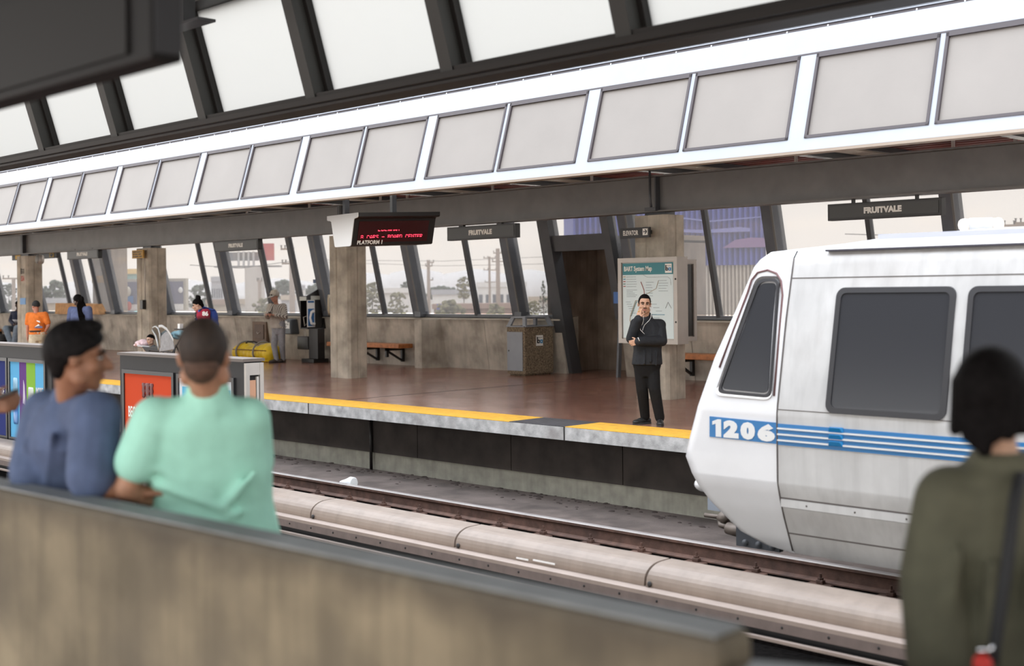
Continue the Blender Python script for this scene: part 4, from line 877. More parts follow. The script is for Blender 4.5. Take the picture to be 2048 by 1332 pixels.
def skin(xcut, front):
    m = MB(); rings = []
    for z, hw, xfr in LV:
        c_ = contour(z, hw, xfr); cut = max(xcut, c_[-1][0] + .01)
        if front: half = [(x, y, z) for x, y in c_] + [(cut, YC - hw, z)]
        else: half = [(cut, YC - hw, z), (XE, YC - hw, z)]
        rings.append([V(p) for p in half])
    n = len(rings[0])
    for mir in (1, -1):
        vs_ = [V((p.x, YC + (p.y - YC) * mir, p.z)) for r_ in rings for p in r_]
        m.add(vs_, [(k * n + i, k * n + i + 1, (k + 1) * n + i + 1, (k + 1) * n + i) for k in range(len(rings) - 1) for i in range(n - 1)], None, True)
    # close top and bottom
    for r_ in (rings[0], rings[-1]):
        v2 = r_ + [V((p.x, 2 * YC - p.y, p.z)) for p in r_[::-1]]
        m.add(v2, [tuple(range(len(v2)))])
    return m
TR = thing('train', 'white train with blue stripes and number 1206 standing at the far platform', 'train', (-1, YC, -.97))
WN = mat('train_nose_white', (.74, .74, .755), .28, var=.04, scale=2, coat=.3)
WB = mat('train_body_aluminium', (.55, .543, .535), .42, var=.10, scale=2.5, streak=.25, dirtamt=.18, dirt=(.35, .31, .285))
WR = mat('train_roof_white', (.47, .475, .49), .5, var=.06)
nose = skin(XS, True).build('nose', WN, TR)
body = skin(XS + .014, False).build('body', WB, TR)
BLUE = mat('train_blue', (.018, .17, .42), .35); WINM = mat('train_window_dark', (.036, .037, .042), .22, spec=.5); RUB = mat('window_rubber', (.028, .027, .03), .5)
def surf_poly(px, out, th, name, m_, parent):
    m = MB(); m.prism([PS(x, y, out) for x, y in px], (0, th, 0)); return m.build(name, m_, parent)
def rounded(px, r_, n=5):
    """rounded corners for a px polygon"""
    o = []; k = len(px)
    for i in range(k):
        p, a, b = V((*px[i], 0)), V((*px[i - 1], 0)), V((*px[(i + 1) % k], 0)); rr = r_[i] if isinstance(r_, list) else r_
        da, db = (a - p).normalized(), (b - p).normalized()
        for j in range(n + 1): t_ = j / n; q = (p + da * rr) * (1 - t_) ** 2 + p * 2 * t_ * (1 - t_) + (p + db * rr) * t_ ** 2; o.append((q.x, q.y))
    return o
def ring_part(outer, inner, out, th, name, m_, parent):
    m = MB(); n = len(outer); A_ = [PS(x, y, out) for x, y in outer]; B_ = [PS(x, y, out) for x, y in inner]; e_ = V((0, th, 0))
    m.add(A_ + B_ + [p + e_ for p in A_] + [p + e_ for p in B_], [f_ for i in range(n) for j in [(i + 1) % n] for f_ in ((i, j, n + j, n + i), (2 * n + i, 3 * n + i, 3 * n + j, 2 * n + j), (i, 2 * n + i, 2 * n + j, j), (n + i, n + j, 3 * n + j, 3 * n + i))])
    return m.build(name, m_, parent)
# cab side window
co = rounded([(1515, 557), (1557, 557), (1540, 796), (1433, 786)], [16, 12, 16, 14]); ci = rounded([(1520, 566), (1551, 566), (1535, 787), (1443, 778)], [14, 9, 12, 10])
cw = surf_poly(ci, .012, .02, 'cab_window', WINM, TR); ring_part(co, rounded([(1519, 563), (1553, 563), (1537, 790), (1439, 781)], [14, 10, 13, 11]), .022, .03, 'window_rubber', RUB, cw); ring_part(rounded([(1513, 552), (1561, 552), (1543, 800), (1428, 790)], [17, 13, 17, 15]), co, .012, .02, 'chrome_trim', CHROME, cw)
gr = [(1439, 735), (1495, 585), (1503, 560), (1515, 545), (1535, 540), (1553, 547), (1562, 562), (1565, 590), (1548, 792)]
m = MB(); m.tube([PS(x, y, .004) for x, y in gr], .009, 6); m.build('groove_strip', mat('groove_brown', (.16, .08, .08), .6), TR)
# saloon windows repeat along the side
def saloon(x0, x1, first=False):
    zt_, zb2_ = 1.72, .82
    def bxp(a, b, c_, d_, r_, out):
        pts = []
        for (cx_, cz_, a0) in ((b - r_, d_ - r_, 0), (a + r_, d_ - r_, 90), (a + r_, c_ + r_, 180), (b - r_, c_ + r_, 270)):
            for k in range(6): t_ = R(a0 + 18 * k); z = cz_ + r_ * math.sin(t_); pts.append(V((cx_ + r_ * math.cos(t_), ys(z) - out, z)))
        return pts
    m = MB(); m.prism(bxp(x0, x1, zb2_, zt_, .05, .008), (0, .02, 0)); wn = m.build('saloon_window', WINM, TR)
    o_, i_ = bxp(x0 - .03, x1 + .03, zb2_ - .03, zt_ + .03, .07, .018), bxp(x0 + .012, x1 - .012, zb2_ + .012, zt_ - .012, .045, .018); m = MB(); n = len(o_); e_ = V((0, .03, 0))
    m.add(o_ + i_ + [p + e_ for p in o_] + [p + e_ for p in i_], [f_ for i in range(n) for j in [(i + 1) % n] for f_ in ((i, j, n + j, n + i), (2 * n + i, 3 * n + i, 3 * n + j, 2 * n + j), (i, 2 * n + i, 2 * n + j, j), (n + i, n + j, 3 * n + j, 3 * n + i))]); m.build('window_rubber', RUB, wn)
wl, wr = PS(1672, 680).x, PS(1897, 680).x; wl2 = PS(1938, 680).x
saloon(wl, wr); pitch = wl2 - wl; x = wl2
while x + (wr - wl) < 12: saloon(x, x + (wr - wl)); x += pitch
# number panel and stripes
z0_, z1_ = PS(1553, 889).z, PS(1553, 846).z
surf_poly([(1419, 832.5), (1553, 845.5), (1553, 888), (1419, 873.5)], .006, .02, 'number_panel', BLUE, TR)
m = MB()
for ch, pa, pb in (('1', 1424.5, 1442), ('2', 1447, 1477), ('0', 1481, 1510), ('6', 1515, 1550)):
    ym = 853 + (pa - 1424) * .098; a_, b_ = PS(pa, ym, .009), PS(pb, ym + (pb - pa) * .1, .009); q0, q1 = PS(pa, ym + 19.5, .009), PS(pa, ym - 15.5, .009)
    if ch == '1':
        q = lambda u, v: V((a_.x + (b_.x - a_.x) * u, a_.y, q0.z + (q1.z - q0.z) * v)); m.prism([q(.38, 0), q(1, 0), q(1, 1), q(.62, 1), (q(0, .86)), q(0, .66), q(.38, .74)], (0, .004, 0), WHITE); continue
    m.text(ch, (a_.x, a_.y, q0.z), X, Z, .2, WHITE, .002, .016, 'LEFT', 1, .0, 1., (b_.x - a_.x, q1.z - q0.z))
m.build('fleet_number', WHITE, TR)
sh = (z1_ - z0_) / 7.
for k in range(7):
    z = z0_ + sh * k * 1.0
    hb = sh * (1.25 if k % 2 == 0 else .75)
    zz = z0_ + sum(sh * (1.3 if j % 2 == 0 else .6) for j in range(k)); hb = sh * (1.3 if k % 2 == 0 else .6)
    m = MB(); m.bx(XS + .016, XE, ys(.5) - (.006 if k % 2 == 0 else .016), ys(.5) + .02, zz, zz + hb - .003); m.build('blue_stripe' if k % 2 == 0 else 'white_rib', BLUE if k % 2 == 0 else WHITE, TR)
bx0, bx1 = PS(1658, 870).x, PS(1688, 870).x
for yy in (859.5, 873.5, 887):
    p = PS(1673, yy); m = MB(); h_ = .02; m.hexa([(bx0, ys(.5) - .02, p.z - h_), (bx1, ys(.5) - .02, p.z - h_), (bx1, ys(.5), p.z - h_), (bx0, ys(.5), p.z - h_), (bx0 + .02, ys(.5) - .035, p.z + h_), (bx1 - .02, ys(.5) - .035, p.z + h_), (bx1, ys(.5), p.z + h_), (bx0, ys(.5), p.z + h_)]); m.build('marker_light', mat('marker_blue', (.01, .20, .48), .2), TR, .006)
SEAM = mat('panel_seam', (.10, .085, .08), .7)
def seam(z, name='panel_seam', h_=.006): MB().bx(XS + .016, XE, ys(z) - .003, ys(z) + .02, z - h_, z + h_).build(name, SEAM, TR)
za, zb3 = PS(1568, 996).z, PS(1578, 1066).z
seam(za); seam(za - .075, h_=.003); seam(zb3); seam(PS(1610, 556).z, h_=.004); seam(.79, h_=.003)
m = MB(); m.bx(XS + .016, XE, ys(za) - .008, ys(za) + .02, za - .07, za - .008); m.build('rivet_strip', WB, TR)
for k in range(9): MB().ell((XS + .25 + k * .42, ys(za) - .01, za - .04), (.008, .006, .008), None, 6, 4).build('rivet', SEAM, TR)
m = MB(); m.tube([V((XS + .007, ys(z) - .001, z)) for z in [zb_ + .02 + (1.97 - zb_) * k / 24 for k in range(25)]], .007, 6); m.build('nose_joint', SEAM, TR)
m = MB(); m.bx(XS + .3, XE, ys(1.99) - .012, ys(1.99) + .12, 2.035, 2.05); m.build('roof_gutter', mat('gutter_dark', (.05, .045, .06), .6), TR)
m = MB(); p = PY(1775, 476, 9.3); m.bx(p.x, p.x + 1.5, 9.15, 9.5, 2.12, 2.17); m.build('roof_vent', mat('vent_grey', (.42, .43, .5), .5), TR)
# horn on the roof
p = PY(1962, 449, YC); r_ = .052; zc = p.z + .0
m = MB(); L_ = (PY(1998, 449, YC) - PY(1926, 449, YC)).length; ax = RT * .93 + FW * -.37; ax.normalize(); a_ = p - ax * .15; b_ = p + ax * .15
m.tube([a_ + ax * .06, b_ - ax * .06], .056, 16); m.bx(p.x - .05, p.x + .05, p.y - .05, p.y + .05, 2.2, p.z - .03)
hn = m.build('roof_horn', WR, TR)
for s_ in (-1, 1):
    m = MB(); c_ = p + ax * s_ * .09; m.tube([c_, c_ + ax * s_ * .035], .05, 14); m.tube([c_ + ax * s_ * k for k in (.03, .05, .07, .085, .09)], [.054, .053, .046, .03, .006], 14); m.build('horn_cap', mat('horn_ivory', (.72, .64, .55), .4), hn)
# gear below the nose
p = PY(1440, 1050, 9.6)
m = MB(); m.tube([PY(1410, 1030, 9.7), PY(1445, 1035, 9.7)], .022, 8); m.tube([PY(1442, 1030, 9.7), PY(1455, 1042, 9.7)], .06, 10); m.tube([PY(1440, 1040, 9.7), PY(1441, 1050, 9.65), PY(1456, 1055, 9.65)], .025, 8); m.tube([PY(1455, 1056, 9.65), PY(1490, 1066, 9.65)], .055, 12); m.bx(p.x + .2, p.x + 1.8, YC - .3, YC + .3, -.5, -.2); m.build('coupler', mat('coupler_steel', (.16, .13, .11), .5, metal=.4), TR)
p = PY(1430, 1009, 9.9); m = MB(); m.bx(p.x - .05, p.x + .15, p.y - .05, p.y + .1, p.z - .05, p.z + .1); m.build('bumper_plate', mat('plate_blue_grey', (.3, .33, .38), .4), TR)
p = PY(1478, 1085, 9.3); m = MB(); m.bx(p.x - .03, p.x + .42, 9.3, 9.36, -.54, -.3)
for k in range(3): m.tube([(p.x + .07 + k * .14, 9.285, -.5), (p.x + .07 + k * .14, 9.42, -.5)], .03, 10)
m.build('electric_coupler', STEELB, TR)
p = PY(1397, 968, 8.9); MB().ell((p.x + .05, p.y + .05, p.z), (.1, .12, .07)).build('anticlimber', WN, TR)
for X0 in (-2.6, 9.5):
    m = MB(); m.bx(X0 - 1.4, X0 + 1.4, 9.0, 11.2, -.72, -.4); m.build('bogie_frame', BLACKM, TR)
    for dx in (-1.05, 1.05):
        for yy in (9.26, 10.94): MB().tube([(X0 + dx, yy - .06, -.57), (X0 + dx, yy + .06, -.57)], .4, 24).build('wheel', mat('wheel_steel', (.07, .06, .055), .5, metal=.4), TR)
# ------------------------------------------------------------------ near side parapet and things overhead
def P107(x, y, z=1.07): return PZ(x, y, z)
a_, b_ = P107(0, 978), P107(1455, 1270); d_ = (P107(1000, 1188) - P107(0, 978)).normalized(); nrm = V((-d_.y, d_.x, 0))
a2 = P107(1000, 1188) - d_ * 6.5; b2 = P107(1000, 1188) + d_ * ((P107(1455, 1272) - P107(1000, 1188)).length)
TH = .14
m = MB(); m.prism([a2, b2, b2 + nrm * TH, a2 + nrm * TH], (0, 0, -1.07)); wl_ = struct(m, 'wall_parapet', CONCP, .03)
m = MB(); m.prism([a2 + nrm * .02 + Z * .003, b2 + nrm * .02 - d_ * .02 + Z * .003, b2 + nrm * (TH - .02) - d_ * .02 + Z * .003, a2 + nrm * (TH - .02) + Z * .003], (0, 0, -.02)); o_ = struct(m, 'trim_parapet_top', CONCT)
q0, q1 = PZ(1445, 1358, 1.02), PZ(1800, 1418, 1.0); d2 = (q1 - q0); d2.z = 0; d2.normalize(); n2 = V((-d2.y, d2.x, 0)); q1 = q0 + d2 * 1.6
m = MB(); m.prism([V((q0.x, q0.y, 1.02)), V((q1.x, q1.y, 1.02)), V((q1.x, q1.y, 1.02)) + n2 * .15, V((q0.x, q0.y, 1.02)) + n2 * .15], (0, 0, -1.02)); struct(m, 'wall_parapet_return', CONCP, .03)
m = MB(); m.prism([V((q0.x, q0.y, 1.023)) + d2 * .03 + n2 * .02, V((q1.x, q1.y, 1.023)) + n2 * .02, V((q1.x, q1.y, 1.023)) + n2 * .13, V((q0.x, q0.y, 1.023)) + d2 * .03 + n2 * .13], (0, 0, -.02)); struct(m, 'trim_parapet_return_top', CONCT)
# dark sign case hanging overhead at top left
Yb = 1.74; p = PY(303, 118, Yb)
t = thing('overhead_sign', 'large dark unlit sign case hanging overhead at the top left corner', 'sign', (p.x - 1, Yb, p.z))
m = MB(); m.bx(p.x - 3.2, p.x, Yb, Yb + .1, p.z, p.z + .36); m.build('case', mat('sign_case_dark', (.009, .0085, .0085), .6, spec=.2), t, .012)
m = MB(); m.bx(p.x - 3.15, p.x - .12, Yb - .012, Yb, p.z + .03, p.z + .3); m.build('face', mat('sign_face_dark', (.011, .0105, .01), .6, spec=.2), t)
m = MB(); m.bx(p.x - .0, p.x + .006, Yb + .01, Yb + .09, p.z + .02, p.z + .34); m.build('end_plate', mat('sign_end_grey', (.03, .031, .034), .5, spec=.3), t)
for xx in (p.x - .5, p.x - 2.6): MB().bx(xx - .04, xx + .04, Yb + .02, Yb + .08, p.z + .36, ZN1 + .13).build('hanger', BLACK, t)
p = PY(372, 51, 4.9); m = MB(); m.bx(p.x - .28, p.x + .25, 4.85, 5.0, p.z, p.z + .02); m.bx(p.x - .05, p.x + .05, 4.85, 4.95, p.z + .02, ZN1 + .14); single(m, 'cable_tray', STEELD, 'thin flat cable tray end against the bright roof sheets at top left', 'cable tray')
# conduit run along the far soffit and lamp wire
m = MB(); m.tube([(PY(0, 462, 11.42).x, 11.42, 3.13), (PY(500, 421, 11.42).x, 11.42, 3.13)], .03, 8); single(m, 'conduit', STEEL, 'thin grey conduit running below the white fascia at left', 'conduit')
x = XY(1301, YP - .05, 400); m = MB(); m.tube([(x, YP - .06, 3.8), (x, YP - .06, 3.2), (x + .02, YP - .06, 3.05)], .02); m.bx(x - .1, x + .12, YP - .08, YP - .0, 3.0, 3.06); single(m, 'cable', STEELD, 'dark cable with clamps dropping over the beam above the map pillar', 'cable')
# ------------------------------------------------------------------ the town beyond the windows
GZ_ = -7.
def far(x, y, d): return PD(x, y, d)
m = MB(); m.add([(-1500, 22, GZ_), (900, 22, GZ_), (900, 2200, GZ_), (-1500, 2200, GZ_)], [(0, 1, 2, 3)]); struct(m, 'floor_ground_outside', mat('outside_ground', (.42, .37, .33), .95, var=.25, scale=.05))
def fbox(name, x0, x1, y0, y1, d, m_, label, cat, depth=None, group=None, base=None):
    """box facing the station: pixel extents at distance d"""
    a, b = far(x0, y1, d), far(x1, y1, d); zt_ = far((x0 + x1) / 2, y0, d).z; z0 = GZ_ if base is None else base
    wv = (b - a); wv.z = 0; dep = FW * (depth or wv.length * .6)
    m = MB(); m.prism([V((a.x, a.y, z0)), V((b.x, b.y, z0)), V((b.x, b.y, z0)) + dep, V((a.x, a.y, z0)) + dep], (0, 0, zt_ - z0)); return m, zt_, a, b
def building(x0, x1, y0, d, m_, label, roof=None, wins=0):
    m, zt_, a, b = fbox('b', x0, x1, y0, 630, d, m_, label, 'building')
    t = thing('building', label, 'building', ((a.x + b.x) / 2, (a.y + b.y) / 2, GZ_)); m.build('walls', m_, t)
    wv = V((b.x - a.x, b.y - a.y, 0)); dep = FW * wv.length * .6
    o_ = -wv * .02 - FW * .3; m = MB(); m.prism([V((a.x, a.y, zt_)) + o_, V((b.x, b.y, zt_)) - V((o_.x, o_.y, 0)) * 0 + wv * .02 - FW * .3, V((b.x, b.y, zt_)) + dep + wv * .02, V((a.x, a.y, zt_)) + dep - wv * .02], (0, 0, max(.25, d * .004))); m.build('roof', roof or m_, t)
    for k in range(wins):
        f_ = (k + .5) / wins; c_ = V((a.x, a.y, zt_ - (zt_ - GZ_) * .3)) + wv * f_; h_ = (zt_ - GZ_) * .12
        m = MB(); m.ob(c_, wv.normalized() * wv.length / wins * .28, FW * .05, Z * h_, None); m.build('window', mat('far_glass', (.12, .13, .15), .3), t)
BW = mat('far_white', (.78, .76, .73), .8); BT = mat('far_tan', (.55, .47, .38), .8); BG = mat('far_grey', (.45, .45, .47), .8); BR = mat('far_brown', (.36, .25, .2), .8)
building(722, 822, 586, 110, BW, 'low white warehouse seen right of the centre pillar', None, 0)
building(423, 446, 563, 420, BG, 'pale grey tower block far off behind the woman in red', None, 5)
building(414, 452, 609, 75, BT, 'tan low building with a dark shopfront behind the woman in red', BR, 2)
building(446, 520, 608, 80, BW, 'white low wall with faded lettering left of the man in the visor', BT, 0)
building(865, 945, 589, 190, BW, 'long white shed far off between the two mullions right of the display', BG, 6)
building(955, 1052, 574, 300, BW, 'very long pale shed on the horizon behind the twin utility poles', None, 7)
building(868, 1050, 617, 95, BR, 'brown flat roofs just above the sill right of the display', BR, 3)
building(1058, 1100, 603, 90, BW, 'small white building behind the pointed tree', BT, 2)
building(80, 150, 606, 120, BT, 'wide tan building beyond the windows near the left side', BG, 4)
building(596, 610, 580, 160, BW, 'narrow white building behind the payphone', BG, 1)
building(244, 276, 548, 70, mat('far_teal', (.30, .5, .5), .7), 'teal and yellow building behind the billboard near the stroller', mat('far_yellow', (.7, .5, .22), .7), 1)
building(563, 590, 600, 140, BG, 'grey building behind the shoulder of the man in the visor', BT, 2)
for x0, x1, y0, c_, lab in ((874, 883, 608, (.09, .12, .4), 'blue shipping container above the window sill'), (887, 896, 614, (.45, .1, .08), 'red shipping container above the window sill')):
    m, zt_, a, b = fbox('c', x0, x1, y0, 630, 88, None, '', ''); single(m, 'shipping_container', mat('cont_%d' % x0, c_, .7), lab, 'container')
# trees
LEAF = [mat('leaf_grey_green', (.15, .165, .10), .9, var=.4, scale=2), mat('leaf_olive', (.20, .185, .10), .9, var=.4, scale=2), mat('leaf_dark', (.10, .12, .09), .9, var=.4, scale=2)]
BARK = mat('bark', (.12, .09, .07), .9)
def tree(x, y0, y1, wpx, d, lab, kind=0, cone=False, seed=1):
    random.seed(seed); s_ = d / F; c_ = far(x, y1, d); zt_ = far(x, y0, d).z; rw = wpx * s_ / 2; hh_ = (y1 - y0) * s_; zb2 = zt_ - hh_
    t = thing('tree', lab, 'tree', (c_.x, c_.y, GZ_)); m = MB()
    for k in range(150):
        u = random.random(); a = random.uniform(0, 2 * math.pi); q = math.sqrt(random.random())
        pr_ = (1 - u) if cone else math.sqrt(max(0, 1 - (2 * u - 1) ** 2)) * .9 + .15
        r_ = rw * random.uniform(.08, .2) * (.6 if cone else 1)
        m.ell((c_.x + math.cos(a) * q * rw * pr_, c_.y + math.sin(a) * q * rw * pr_, zb2 + hh_ * (.05 + .9 * u)), (r_, r_, r_ * random.uniform(.6, 1)), None, 7, 5)
    m.build('foliage', LEAF[kind], t); MB().tube([(c_.x, c_.y, GZ_), (c_.x, c_.y, zb2 + hh_ * .6)], [rw * .12, rw * .05], 7).build('trunk', BARK, t)
tree(745, 562, 640, 40, 60, 'bushy olive tree just right of the centre pillar', 1, seed=2)
tree(720, 570, 640, 26, 45, 'leafy tree partly hidden by the centre pillar', 1, seed=3)
tree(795, 584, 640, 40, 90, 'rounded tree in front of the white warehouse', 1, seed=4)
tree(818, 562, 600, 40, 240, 'broad dark tree beside the large slanted post right of the display', 2, seed=5)
tree(928, 552, 600, 30, 150, 'tall loose tree left of the twin utility poles', 1, seed=6)
tree(1087, 557, 640, 34, 85, 'pointed conifer beside the doorway post', 2, True, 7)
tree(1068, 600, 650, 30, 60, 'low bush at the foot of the pointed conifer', 1, seed=8)
tree(530, 596, 650, 50, 65, 'rounded olive bush left of the man in the visor', 1, seed=9)
tree(570, 560, 600, 50, 260, 'dark row of trees on the horizon behind the man in the visor', 2, seed=10)
tree(498, 563, 600, 10, 300, 'small conifer on the horizon between two posts', 2, True, 11)
tree(505, 562, 600, 10, 305, 'second small conifer on the horizon between two posts', 2, True, 12)
tree(640, 566, 605, 60, 280, 'low grey treeline above the payphone', 2, seed=13)
tree(110, 560, 610, 50, 160, 'dark mound of trees behind the person with braids', 2, seed=14)
tree(18, 566, 620, 34, 120, 'dark tree mass at the far left window', 2, seed=15)
tree(398, 568, 620, 46, 130, 'grey green trees right of the billboard behind the stroller', 2, seed=16)
tree(885, 575, 600, 70, 330, 'grey treeline on the horizon right of the large post', 2, seed=17)
tree(900, 600, 650, 60, 70, 'dry bushes above the sill right of the large post', 1, seed=18)
tree(990, 606, 650, 40, 65, 'dry bushes at the foot of the twin poles', 1, seed=19)
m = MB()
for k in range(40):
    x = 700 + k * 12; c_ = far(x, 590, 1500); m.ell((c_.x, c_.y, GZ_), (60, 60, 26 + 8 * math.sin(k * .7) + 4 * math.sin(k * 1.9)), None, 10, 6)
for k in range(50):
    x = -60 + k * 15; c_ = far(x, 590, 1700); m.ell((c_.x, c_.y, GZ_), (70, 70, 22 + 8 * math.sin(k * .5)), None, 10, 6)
tag(m.build('hills', mat('far_hills', (.74, .72, .71), .9)), 'long low hills on the hazy horizon', 'hills')  # distance haze is put into the pale base colour
# utility poles
POLE = mat('pole_wood', (.33, .26, .21), .85)
def pole(x, y0, d, lab, arms, r_=.15, lean=0):
    s_ = d / F; c_ = far(x, 640, d); zt_ = far(x, y0, d).z
    t = thing('utility_pole', lab, 'utility pole', (c_.x, c_.y, GZ_)); MB().tube([(c_.x, c_.y, GZ_), (c_.x, c_.y, zt_)], [r_, r_ * .75], 8).build('mast', POLE, t)
    for y, l_, r2 in arms:
        z = far(x, y, d).z; m = MB(); a = V((c_.x, c_.y, z)) - RT * l_ * s_; b = V((c_.x, c_.y, z)) + RT * r2 * s_; m.bar(a, b, .07, .08, Z); m.build('crossarm', POLE, t)
        for f_ in (.05, .35, .95):
            q = a + (b - a) * f_; MB().tube([q, q + Z * .14, q + Z * .18], [.03, .03, .06], 6).build('insulator', mat('insulator', (.16, .15, .14), .4), t)
pole(585, 494, 58, 'tall pale utility pole with two crossarms behind the man in the visor', [(498, 22, 3), (527, 20, 3)], .16)
pole(520, 560, 70, 'short utility pole beside the billboard column', [(562, 5, 5)], .12)
pole(858, 521, 88, 'utility pole just right of the large slanted post', [(525, 3, 11), (532, 6, 8), (560, 2, 9)], .15)
pole(980, 513, 120, 'thinner left pole of the twin utility poles', [(516, 12, 13), (540, 12, 14), (564, 10, 14)], .14)
pole(997, 497, 95, 'thick right pole of the twin utility poles', [(506, 9, 8), (523, 12, 18)], .2)
pole(28, 556, 70, 'utility pole with an orange crossarm in the far left window', [(557, 22, 12)], .14)
pole(154, 570, 120, 'thin pole seen beside the braids of the person in blue', [(573, 4, 4)], .14)
pole(2062, 430, 46, 'utility pole at the right edge with a row of insulators', [(450.5, 54, 10), (446, 30, 4)], .14)
m = MB()
for (x0, y0, x1, y1, d) in ((640, 520, 1130, 512, 100), (640, 524, 1130, 527, 100), (380, 530, 585, 522, 60), (1690, 468, 2062, 452, 46), (1640, 500, 2062, 470, 60)): m.tube([far(x0, y0, d), (far(x0, y0, d) + far(x1, y1, d)) / 2 - Z * .25, far(x1, y1, d)], .02, 4)
for o_ in [m.build('overhead_wires', STEEL)]: tag(o_, 'thin overhead wires strung across the sky outside', 'wires', kind='stuff')
# billboards
def at_(x, y, d): return far(x, y, d)
def fplate(m, x0, x1, y0, y1, d, th=.15, mt=None):
    a, b = far(x0, y1, d), far(x1, y1, d); z1 = far(x0, y0, d).z; a.z = b.z = far(x0, y1, d).z
    return m.prism([a, b, b + FW * th, a + FW * th], (0, 0, z1 - a.z), mt)
d = 75; c_ = far(510, 600, d)
t = thing('billboard', 'tall column billboard with a red panel left of the man in the visor', 'billboard', (c_.x, c_.y, GZ_))
MB().tube([(c_.x, c_.y, GZ_), (c_.x, c_.y, far(510, 534, d).z)], .95 / 1.6, 16).build('column', mat('billboard_column', (.5, .45, .4), .7), t)
fplate(MB(), 436, 517, 505, 522, d, .2).build('rear_panel', mat('billboard_back', (.24, .24, .25), .7), t)
fplate(MB(), 428, 558, 532, 535, d, 1.0).build('catwalk', mat('billboard_steel', (.3, .3, .3), .6), t)
for xq in (437, 444, 478, 488, 498, 508):
    m = MB(); a = far(xq, 532, d); b = far(xq, 503, d); m.bar(a - FW * .1, b - FW * .1, .12, .12, FW); m.build('strut', mat('billboard_frame', (.5, .5, .5), .6), t)
fplate(MB(), 519, 547, 487, 521, d - .5, .3).build('red_panel', mat('billboard_red', (.55, .12, .12), .6), t)
d = 48
t = thing('billboard', 'dark blue billboard with white lettering beyond the glass behind the stroller', 'billboard', (*far(310, 600, d).xy, GZ_))
fplate(MB(), 243, 372, 558, 622, d, .4).build('frame', mat('billboard_tan', (.5, .46, .38), .7), t)
fplate(MB(), 246, 366, 564, 609, d - .1, .06).build('panel', mat('billboard_navy', (.13, .13, .2), .6), t)
fplate(MB(), 246, 366, 609, 621, d - .1, .06).build('white_strip', BW, t)
m = MB(); o_ = far(331, 580, d - .25); m.text('your', o_, RT, Z, 17 * d / F, WHITE, .01, .02, 'RIGHT'); m.build('lettering', WHITE, t); m = MB(); o_ = far(331, 593, d - .25); m.text('&', o_, RT, Z, 14 * d / F, WHITE, .01, .02, 'RIGHT'); m.build('lettering', WHITE, t)
m = MB(); c_ = far(361, 580, d - .2); m.ell(c_, (4.5 * d / F * 1.0,) * 1 + (.05, 6 * d / F), (RT, FW, Z)); m.build('white_disc', WHITE, t)
m = MB(); c_ = far(256, 583, d - .2); m.ell(c_, (6 * d / F, .08, 10 * d / F), (RT, FW, Z)); m.build('pale_shape', mat('shape_cream', (.6, .55, .45), .6), t)
m = MB(); fplate(m, 252, 266, 592, 606, d - .2, .05); m.build('blue_shape', mat('shape_blue', (.06, .2, .45), .6), t)
m = MB(); c_ = far(258, 612, d - .25); m.ell(c_, (5 * d / F, .08, 9 * d / F), (RT, FW, Z)); m.build('red_shape', mat('shape_red', (.5, .09, .06), .6), t)
# near enclosure walls seen through the glass
WTAN = mat('enclosure_tan', (.38, .31, .245), .8, var=.2, scale=2, streak=.4); OCH = mat('enclosure_ochre', (.55, .32, .09), .8, var=.2, scale=3, streak=.4)
for x0, x1, Y, yt, yb0, yb1, lab in ((186, 224, 21.2, 490, 552, 566, 'tan concrete wall with an ochre band beyond the glass behind the third hanging sign'), (1206, 1262, 23.2, 478, 490, 508, 'tan concrete wall with an ochre band beyond the glass left of the map case')):
    a, b = PY(x0, 620, Y), PY(x1, 620, Y); t = thing('enclosure_wall', lab, 'wall', ((a.x + b.x) / 2, Y, GZ_)); zt_ = PY(x0, yt, Y).z
    MB().bx(a.x, b.x, Y, Y + .6, GZ_, zt_).build('wall', WTAN, t); MB().bx(a.x - .02, b.x + .02, Y - .02, Y, PY(x0, yb1, Y).z, PY(x0, yb0, Y).z).build('ochre_band', OCH, t)
# blue and cream corrugated building
d = 34
t = thing('corrugated_building', 'corrugated building with a blue mural top and cream base beyond the windows behind the map', 'building', (*far(1340, 600, d).xy, GZ_))
def corr(x0, x1, z0, z1, d, m_, name, px=10.5):
    m = MB(); a, b = far(x0, 600, d), far(x1, 600, d); n = max(2, int((x1 - x0) / px)); pr_ = []
    wv = (b - a); wv.z = 0
    for k in range(n):
        for f_, o_ in ((0, 0), (.42, 0), (.5, .09), (.92, .09)): q = a + wv * ((k + f_) / n) + FW * o_; pr_.append(V((q.x, q.y, z0)))
    q = a + wv; pr_.append(V((q.x, q.y, z0))); pr_ += [V((q.x, q.y, z0)) + FW * 6, V((a.x, a.y, z0)) + FW * 6]
    m.prism(pr_, (0, 0, z1 - z0)); return m.build(name, m_, t)
zt_, zm = far(1340, 380, d).z, far(1390, 531, d).z
corr(1148, 1533, zm, zt_, d - .1, mat('mural_blue', (.085, .105, .40), .6, var=.1), 'blue_cladding')
corr(1148, 1533, GZ_, zm, d, mat('cladding_cream', (.55, .49, .42), .7, var=.1), 'cream_cladding', 7.5)
MU = mat('mural_mauve', (.25, .15, .32), .6); MU2 = mat('mural_light', (.20, .22, .52), .6)
m = MB()
for poly in ([(1357, 477), (1408, 476), (1385, 495), (1357, 505)], [(1445, 496), (1470, 480), (1500, 475), (1533, 476), (1533, 494)]): 
    m.prism([far(x, y, d - .2) for x, y in poly], FW * .04)
m.build('mural_hills', MU, t)
m = MB()
for poly in ([(1360, 458), (1410, 460), (1480, 454), (1500, 456), (1500, 463), (1400, 466), (1360, 464)], [(1360, 434), (1420, 441), (1530, 432), (1530, 434), (1420, 444), (1360, 437)]): m.prism([far(x, y, d - .2) for x, y in poly], FW * .04)
m.build('mural_waves', MU2, t)
